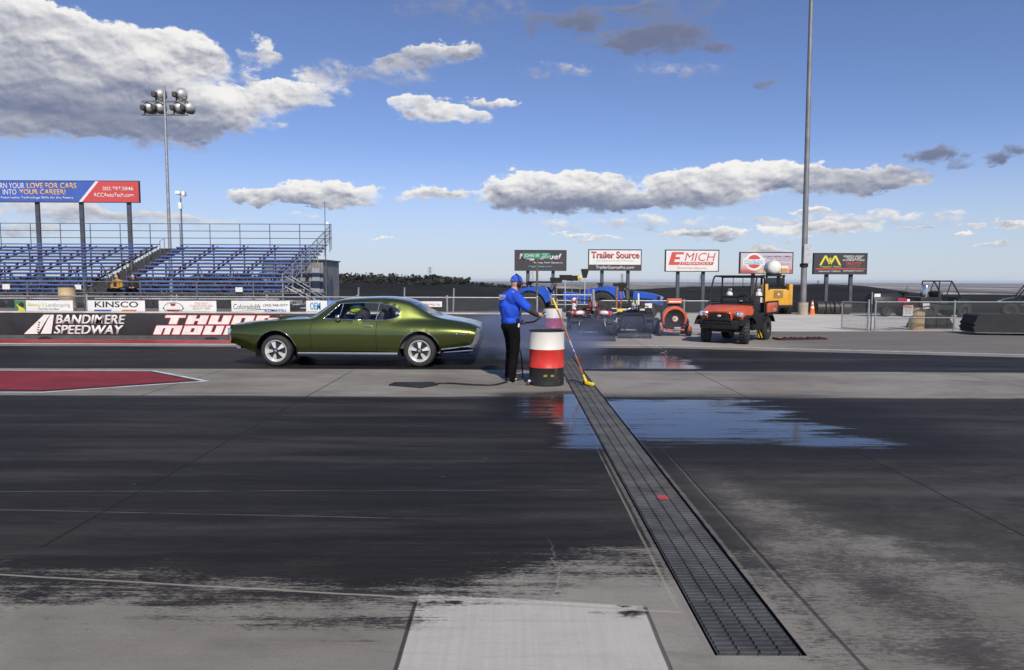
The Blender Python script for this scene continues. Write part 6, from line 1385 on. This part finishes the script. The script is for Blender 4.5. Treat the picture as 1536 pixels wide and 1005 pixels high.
# blue tractors behind the fence
MBLU = mat('tractor_blue', (.018, .085, .46), .35, 0, .1, 2, coat=.4, dirt=.1)
def tractor(loc, rz, label, canopy=0):
    e = empty('tractor', loc, rz, label, 'tractor', 'blue tractors behind the fence')
    def Q(n, mb, m, par=None, sm=40): return mb.build(n, m, par or e, sm)
    for s in (-1, 1): vwheel(e, (-.95, s*.72, .62), .62, .36, MBLU if False else MRIMB, .55, 20, side=s); vwheel(e, (.95, s*.62, .38), .38, .24, MRIMB, .55, 16, side=s)
    q = MB(); q.grid(lambda u, v: (.35+1.25*v, (u-.5)*.66*(1-.12*v), 1.22-.14*v-.10*v**4+.05*math.sin(math.pi*u)), 12, 14)
    for s in (-1, 1): q.grid(lambda u, v: (.35+1.25*u, s*.33*(1-.12*u), (1.22-.14*u-.10*u**4)-.36*v), 14, 5)
    q.grid(lambda u, v: (1.60+.03*math.sin(math.pi*u), (u-.5)*.58, .98-.30*v), 8, 4); bo = Q('bonnet', q, MBLU)
    for s in (-1, 1): q = MB(); q.bbox((1.52, s*.22, .92), (.16, .14, .22), .04, (0, .2, s*.3)); Q('headlight', q, MLENS, bo); q = MB(); q.bbox((1.42, s*.30, .92), (.14, .03, .24), .02, (0, .2, 0)); Q('grille_vent', q, MBLKP, bo); q = MB(); q.prism([(.55, .98), (1.15, .93), (1.2, .88), (1.05, .88), (.6, .93)], s*.325-.012, s*.325+.012); Q('decal', q, MBLKP, bo)
    q = MB(); q.bbox((1.64, 0, .86), (.04, .30, .22), .02); Q('grille', q, MBLKP, bo)
    q = MB(); q.bbox((.1, 0, .58), (2.3, .40, .34), .06); q.bbox((.95, 0, .40), (.22, 1.0, .12), .03); q.bbox((-.95, 0, .62), (.3, 1.1, .26), .05); Q('chassis', q, MBLKP)
    for s in (-1, 1):
        q = MB(); q.prism([(-1.75, .40)]+[(-1.75, 1.22), (-1.60, 1.34), (-1.2, 1.40), (-.62, 1.48), (-.30, 1.42), (-.16, 1.20), (-.10, .95)]+[(-.95+.68*math.cos(a_), .62+.68*math.sin(a_)) for a_ in np.linspace(R(15), R(165), 16)]+[(-1.63, .40)], s*.50, s*.92); Q('rear_fender', q, MBLU, None, 35)
    q = MB(); q.bbox((-.62, 0, 1.02), (.5, .5, .12), .05); q.bbox((-.88, 0, 1.26), (.12, .48, .42), .05, (0, -.15, 0)); Q('seat', q, MSEAT)
    q = MB(); q.bbox((.28, 0, 1.18), (.20, .5, .30), .05); q.tube([(.2, 0, 1.28), (-.05, 0, 1.42)], .025, 8); q.tube([(-.05+.07*math.cos(a_), .19*math.sin(a_), 1.42+.15*math.cos(a_)) for a_ in np.linspace(0, 6.283, 21)], .016, 6); Q('dashboard', q, MBLKP, None, 60)
    q = MB()
    for s in (-1, 1): q.tube([(-1.10, s*.46, .9), (-1.12, s*.46, 1.55)], .03, 8)
    q.tube([(-1.12, -.46, 1.55), (-1.12, .46, 1.55)], .03, 8); q.bbox((-1.12, 0, 1.58), (.20, .95, .05), .02); Q('folded_rollbar', q, MBLKP, None, 60)
    if canopy: q = MB(); q.bbox((-.55, 0, 1.64), (1.15, 1.0, .07), .03); Q('canopy', q, MBLKP)
    q = MB(); q.tube([(.55, .42, .7), (.62, .44, 1.30)], .05, 10); q.bbox((.50, .40, .85), (.16, .10, .25), .03); Q('loader_post', q, MBLKP, None, 50)
    return e
t1 = tractor((4.98, 30.0, -.02), R(-14), 'blue tractor with a large rear fender behind the fence and the cream-lamp quad bike')
t2 = tractor((1.80, 28.4, -.02), R(-10), 'blue tractor under a flat dark canopy behind the street sign post and the upright brooms', 1)
MBIG = MBLKP
# yellow skid steer seen from behind
MYLW = mat('machine_yellow', (.60, .31, .025), .45, 0, .1, 2, coat=.2, dirt=.2)
a = G(1170, 472); sk = empty('skid_loader', (a.x, a.y+1.2, 0), R(90-6), 'yellow skid steer loader seen from behind with a white tank on its cab roof', 'loader')
def K(n, mb, m, par=None, sm=40): return mb.build(n, m, par or sk, sm)
q = MB(); q.bbox((-.95, 0, .86), (.60, 1.12, .86), .08); K('engine_door', q, MYLW)
q = MB()
for k in range(8): q.bbox((-1.262, .0, .86+k*.05), (.02, .46, .022), .006)
K('grille_slats', q, mat('slat_ochre', (.28, .15, .02), .5)); q = MB(); q.bbox((-1.275, 0, 1.02), (.015, .10, .10), .01); K('badge', q, MALU)
for s in (-1, 1): q = MB(); q.bbox((-.95, s*.60, 1.02), (.62, .20, 1.06), .05); K('lift_tower', q, MYLW); q = MB(); q.tube([(-1.0, s*.60, 1.48), (.9, s*.62, 1.30), (1.3, s*.6, .5)], .07, 8); K('lift_arm', q, MYLW, None, 50); q = MB(); q.bbox((-1.27, s*.46, 1.30), (.02, .07, .07), .02); K('tail_lamp', q, MBLKP); 
for x in (-.55, .55):
    for s in (-1, 1): vwheel(sk, (x, s*.68, .40), .40, .28, MYLW, .5, 16, side=s)
q = MB(); q.bbox((0, 0, .55), (2.0, .9, .5), .06); q.bbox((-1.2, 0, .42), (.2, 1.2, .14), .03); K('chassis', q, MBLKP)
q = MB(); 
for x, y in ((-.55, -.42), (-.55, .42), (.45, -.42), (.45, .42)): q.bbox((x, y, 1.45), (.10, .10, 1.0), .02)
q.bbox((-.05, 0, 1.97), (1.2, .98, .08), .03); q.bbox((-.55, 0, 1.2), (.06, .9, .35), .02); K('cab', q, MBLKP); q = MB(); q.box((-.58, 0, 1.62), (.015, .78, .5)); K('rear_glass', q, glass('dark_glass', (.25, .28, .30)))
a2 = sk.location; tk = empty('water_tank', (a2.x, a2.y, 2.01), R(84), 'round white plastic tank strapped on the yellow loader cab roof', 'tank'); q = MB(); q.lathe([(0, -.52), (.22, -.50), (.34, -.40), (.36, -.3), (.36, .3), (.34, .40), (.22, .50), (0, .52)], (0, 0, .38), 'X', 28, False); q.cyl((-.1, 0, .70), (-.1, 0, .80), .08, n=14); q.build('tank_shell', mat('tank_white', (.66, .66, .63), .4, 0, .06, 4, dirt=.15), tk, 50)
for x in (-.3, .3): q = MB(); q.bbox((x, 0, .05), (.08, .5, .10), .02); q.tube([(x, -.37, .02), (x, -.36, .4), (x, 0, .745), (x, .36, .4), (x, .37, .02)], .012, 6); q.build('cradle', MBLKP, tk, 50)
# cone, rubber roll
a = G(1218, 472); cn = empty('traffic_cone', (a.x, a.y, 0), 0, 'orange traffic cone with two white bands by the foot of the tall mast', 'cone')
MCON = mat('cone_orange', (.75, .16, .03), .5, 0, .08, 8); q = MB(); q.bbox((0, 0, .02), (.36, .36, .04), .01); q.build('base', MCON, cn); 
q = MB(); q.lathe([(.14, .04), (.095, .32)], n=24, cap=False); q.lathe([(.078, .43), (.062, .53)], n=24, cap=False); q.lathe([(.048, .62), (.03, .72), (0, .72)], n=24, cap=False); q.lathe([(.13, .04), (.026, .715)], n=24, cap=False); q.build('cone_shell', MCON, cn, 50)
for z0, r0, z1, r1 in ((.32, .0952, .43, .0785), (.53, .0622, .62, .0485)): q = MB(); q.lathe([(r0+.001, z0), (r1+.001, z1)], n=24, cap=False); q.build('white_band', MLET, cn, 50)
a = G(1253, 472); ro_ = empty('rubber_roll', (a.x, a.y+.35, 0), R(-4), 'big black ribbed pipe roll lying on the pit pad beside the cone', 'pipe')
q = MB(); pr_ = []; 
for k in range(4): x0 = -.85+k*.43; pr_ += [(.30, x0), (.335, x0+.03), (.335, x0+.38), (.30, x0+.41), (.28, x0+.42)]
q.lathe([(0, -.86)]+pr_+[(0, .88)], (0, 0, .335), 'X', 32, False); q.build('pipe_shell', mat('pipe_black', (.030, .030, .033), .5, 0, .3, 2), ro_, 35)
for x in (-.2, .0, .28): q = MB(); q.tube([(x+.04*math.sin(a_*2), .345*math.sin(a_), .335+.345*math.cos(a_)) for a_ in np.linspace(-2.2, 2.2, 18)], .022, 6); q.build('strap', MBLKP, ro_, 60)
# drag mat with red clips on the asphalt
a, b = G(1160, 509), G(1227, 511); dm = empty('drag_mat', (a.x+.0, a.y+.1, 0), 0, 'flat black drag mat with red clips lying beside the orange utility vehicle', 'mat')
q = MB(); q.prism([(0, 0), (1.55, .25), (1.60, -.10), (.1, -.45)], .006, .035, 'XY'); 
for k in range(9): q.tube([(.05+k*.18, -.42+k*.03, .045), (.02+k*.18, .0+k*.03, .05)], .014, 6)
q.build('mat_sheet', mat('mat_black', (.025, .024, .024), .7, 0, .3, 8), dm)
for k in range(6): q = MB(); q.bbox((.15+k*.26, -.02+k*.035+random.uniform(-.2, .05), .055), (.09, .06, .03), .008, (0, 0, k)); q.build('clip', mat('clip_red', (.45, .05, .04), .5), dm)
# beyond the right fence
drum('trash_drum', (14.22, 23.86+.1, 0), MTAN, 'tan trash drum by the fence, right of the warning notice', 'trash drum', h=.80, r=.245, rimm=MLK)
e = notice(1355, 1369, 457.5, 474, 23.45, 'white warning notice with an orange header on the gate side fence', group=None); q = MB(); q.box((0, -.008, .12), (.26, .006, .055)); q.build('header', mat('notice_orange', (.55, .14, .04), .6), e)
for k in range(4): q = MB(); q.box((0, -.008, .05-k*.05), (.24-.02*k, .006, .012)); q.build('text_line', MGRY, e)
notice(1384.5, 1394, 455, 463, 23.6, 'blank white notice hung on the fence in front of the dark buggy'); 
a = PD(1308.5, 438, 23.4); e = empty('post_sign', (a.x, 23.4, 0), 0, 'small blank white sign on a thin post at the open gate', 'sign'); q = MB(); q.cyl((0, 0, 0), (0, 0, a.z), .022, n=8); q.build('post', MGALV, e, 60); b = PD(1315.5, 443, 23.4); q = MB(); q.bbox((b.x-a.x, -.03, b.z), (.21, .012, .11), .003); q.build('plate', MBOARD, e)
# red machine with a black roller
a = PD(1345, 462, 33); rm = empty('tow_roller', (a.x, 33.3, 0), R(8), 'red trailer machine with a thick black roller behind the fence', 'roller')
q = MB(); q.lathe([(0, -.75), (.36, -.75), (.40, -.70), (.40, .70), (.36, .75), (0, .75)], (-.55, 0, .72), 'X', 28, False); q.build('roller', mat('roller_black', (.02, .02, .022), .55, 0, .3, 3), rm, 40)
q = MB(); q.bbox((.55, -.1, .62), (.70, .9, .30), .05); q.bbox((.15, -.2, .80), (.5, .5, .2), .04); q.bbox((.9, .2, .55), (.3, .3, .24), .03); q.build('frame', mat('trailer_red', (.34, .025, .05), .4, coat=.3), rm)
vwheel(rm, (-.55, -.2, .24), .24, .3, MRIMB, .5); vwheel(rm, (.6, .3, .24), .24, .2, MRIMB, .5); q = MB(); q.bbox((.28, -.66, .78), (.14, .02, .16), .01); q.build('decal', MBOARD, rm); q = MB(); q.ell((.50, 0, 1.16), (.26, .2, .07)); q.cyl((.5, 0, .7), (.5, 0, 1.1), .05, n=8); q.build('seat', MBLKP, rm, 60)
# dark buggy with a steel keg
def buggy(loc, rz, label):
    e = empty('buggy', loc, rz, label, 'buggy', 'dark buggies behind the right fence')
    def Q(n, mb, m, par=None, sm=40): return mb.build(n, m, par or e, sm)
    for x, y in ((.85, -.5), (.85, .5), (-.85, -.5), (-.85, .5)): vwheel(e, (x, y, .33), .33, .25, MRIMB, .5, 16, side=1 if y > 0 else -1)
    MG_ = mat('buggy_green', (.005, .012, .010), .45, 0, .2, 3, coat=.2)
    q = MB(); q.prism([(1.25, .50), (1.28, .72), (1.10, .86), (.55, .98), (.45, .60), (.45, .42), (1.1, .42)], -.55, .55); Q('bonnet', q, MG_); q = MB(); q.bbox((-.05, 0, .48), (1.3, 1.2, .22), .05); q.bbox((-.95, 0, .82), (1.0, 1.3, .30), .04); Q('body', q, MG_)
    q = MB(); q.bbox((-.15, 0, .70), (.45, 1.1, .16), .05); q.bbox((-.38, 0, 1.0), (.12, 1.1, .5), .05, (0, -.15, 0)); Q('seat', q, MSEAT)
    q = MB()
    for s in (-1, 1): q.tube([(.62, s*.6, .95), (.12, s*.58, 1.72), (-.48, s*.58, 1.72), (-.55, s*.6, .75)], .03, 8); q.tube([(.12, s*.58, 1.72), (-.2, s*.6, .8)], .022, 6)
    for x in (.12, -.48): q.tube([(x, -.58, 1.72), (x, .58, 1.72)], .03, 8)
    Q('roll_cage', q, MBLKP, None, 60); q = MB(); q.tube([(.22+.05*math.cos(a_), .28+.17*math.sin(a_), 1.05+.15*math.cos(a_)) for a_ in np.linspace(0, 6.283, 21)], .014, 6); q.tube([(.4, .28, .9), (.22, .28, 1.05)], .02, 6); Q('steering_wheel', q, MBLKP, None, 60)
    for s in (-1, 1): q = MB(); q.bbox((1.26, s*.36, .74), (.05, .2, .08), .03); Q('headlight', q, MLENS)
    return e
a = PD(1414, 470, 32.5); bg1 = buggy((a.x, 32.8, 0), R(6), 'dark green open buggy with a steel keg in its bed behind the right fence'); bg2 = copy_tree(bg1, (PD(1546, 470, 33).x, 33.0, 0), R(150)); bg2['label'] = 'dark buggy cut off by the right edge of the photo'
kg = empty('steel_keg', (a.x-.70, 32.8, .97), 0, 'tall polished steel keg standing in the bed of the dark buggy', 'keg'); q = MB(); q.lathe([(0, 0), (.17, 0), (.18, .02), (.18, .52), (.15, .56), (.10, .58), (0, .58)], n=24, cap=False); q.build('shell', mat('polished_steel', (.60, .61, .62), .2, .9), kg, 40); q = MB(); q.lathe([(.182, .14), (.184, .17), (.182, .20)], n=24, cap=False); q.build('band', MCHR, kg, 40)
# black wedge ramp
a = G(1410, 494); wr = empty('rubber_ramp', (a.x, a.y+.6, 0), R(4), 'black trapezoid rubber ramp on the pit pad behind the right fence', 'ramp'); q = MB(); q.prism([(-.72, 0), (.74, 0), (.40, .50), (-.45, .50)], -.35, .35); q.build('ramp_body', mat('ramp_rubber', (.016, .016, .018), .6, 0, .3, 4, .2), wr); 
for k in (-.4, 0, .4): q = MB(); q.bbox((k, -.36, .25), (.04, .03, .5), .008); q.build('rib', MBLKP, wr)
# long black drag box on the right
a = G(1464, 503); db = empty('drag_box', (a.x, a.y+.4, 0), R(-8), 'long low black rubber drag box with a pale bottom strip at the right edge', 'drag'); q = MB(); pts = [(0, .10), (.03, .16), (-.02, .24), (.04, .31), (-.01, .38), (.05, .44), (.10, .62), (.18, .66), (3.4, .66), (3.4, .10)]; q.prism(pts, -.35, .55); q.build('box_body', mat('drag_rubber', (.016, .017, .019), .75, 0, .3, 3, .2), db)
q = MB(); q.bbox((1.72, .1, .085), (3.3, .86, .03), .008); q.build('bottom_strip', mat('strip_pale', (.45, .46, .46), .4, .4), db)
q = MB()
for x in (.5, 1.6, 2.8): q.bbox((x, .1, .035), (.12, .7, .07), .01)
q.build('skids', MBLKP, db)
# ------------------------------------------------------------ tyre smoke, water jet, haze
def smoke(name, c, r, dens, col, seed, label, rot=0.):
    e = MB(); e.ell((0, 0, 0), (1, 1, 1), 32, 20); o = e.build(name, None, smooth=60); o.location = c; o.scale = r; o.rotation_euler = (0, 0, rot)
    m = bpy.data.materials.new(name); m.use_nodes = True; nb = NB(m.node_tree); nb.nodes.remove(nb.nodes['Principled BSDF']); out = nb.nodes['Material Output']
    tc = nb.nodes.new('ShaderNodeTexCoord'); X, Y, Z = nb.sep(tc.outputs['Object'])
    n = nb.noise(nb.comb(X*r[0]*.9+seed, Y*r[1]*.9, Z*r[2]*1.5), 1.3, 5, .6, .4)
    d = (X*X+Y*Y+Z*Z)
    f = d.ss(1.0, .1)*n.ss(.36, .72)*dens
    v = nb.nodes.new('ShaderNodeVolumePrincipled'); v.inputs['Color'].default_value = (*col, 1); v.inputs['Anisotropy'].default_value = .2
    nb.links.new(f.v, v.inputs['Density']); nb.links.new(v.outputs[0], out.inputs['Volume']); o.data.materials.append(m)
    return tag(o, label, 'smoke', kind='stuff')
SMC = (.50, .60, .92)
smoke('tyre_smoke', (.1, 15.3, .40), (2.4, 1.7, .70), 2.3, SMC, 3., 'bluish tyre smoke drifting from the rear wheel of the green coupe')
smoke('drifting_smoke', (2.7, 17.7, .45), (2.3, 1.5, .60), .30, SMC, 9., 'thin bluish smoke drifting in front of the quad bikes')
# jet of water from the nozzle
p0 = wl((.57, -.17, 1.17)); p1 = Vector((3.45, 14.7, 0.01)); jw = MB(); random.seed(4)
def arc(t): p = p0.lerp(p1, t); return Vector((p.x, p.y, p0.z+(.10*t*4*(1-t)*.5)*1.0-(p0.z)*t**1.7))
for k in range(260):
    t = random.random()**.8; p = arc(t); s = .015+.07*t; p += Vector((random.gauss(0, s), random.gauss(0, s), random.gauss(0, s*.55)))
    if p.z < .01: continue
    q_ = random.uniform(.0015, .0042); jw.ell(p, (q_*1.8, q_, q_), 6, 4, (0, .4, .3))
for k in range(60):
    t = k/60*.5+.02; p = arc(t)
    if t > .16 and random.random() < .6: continue; jw.tube([p, arc(t+.006)], .004, 5)
o = jw.build('water_jet', mat('spray_water', (.75, .79, .85), .15, 0, .02, 1), smooth=60, fix=False); tag(o, 'thin jet of water and droplets sprayed from the hose nozzle', 'water', kind='stuff')
# air
hz_ = MB(); hz_.box((0, 14000, -20.75), (90000, 32100, 86.5)); 
o = hz_.build('haze', None); m = bpy.data.materials.new('haze'); m.use_nodes = True; nbh = NB(m.node_tree); nbh.nodes.remove(nbh.nodes['Principled BSDF'])
v = nbh.nodes.new('ShaderNodeVolumePrincipled'); v.inputs['Color'].default_value = (.72, .82, 1, 1); v.inputs['Density'].default_value = 2.6e-5; v.inputs['Anisotropy'].default_value = .0
nbh.links.new(v.outputs[0], nbh.nodes['Material Output'].inputs['Volume']); o.data.materials.append(m); tag(o, kind='stuff')
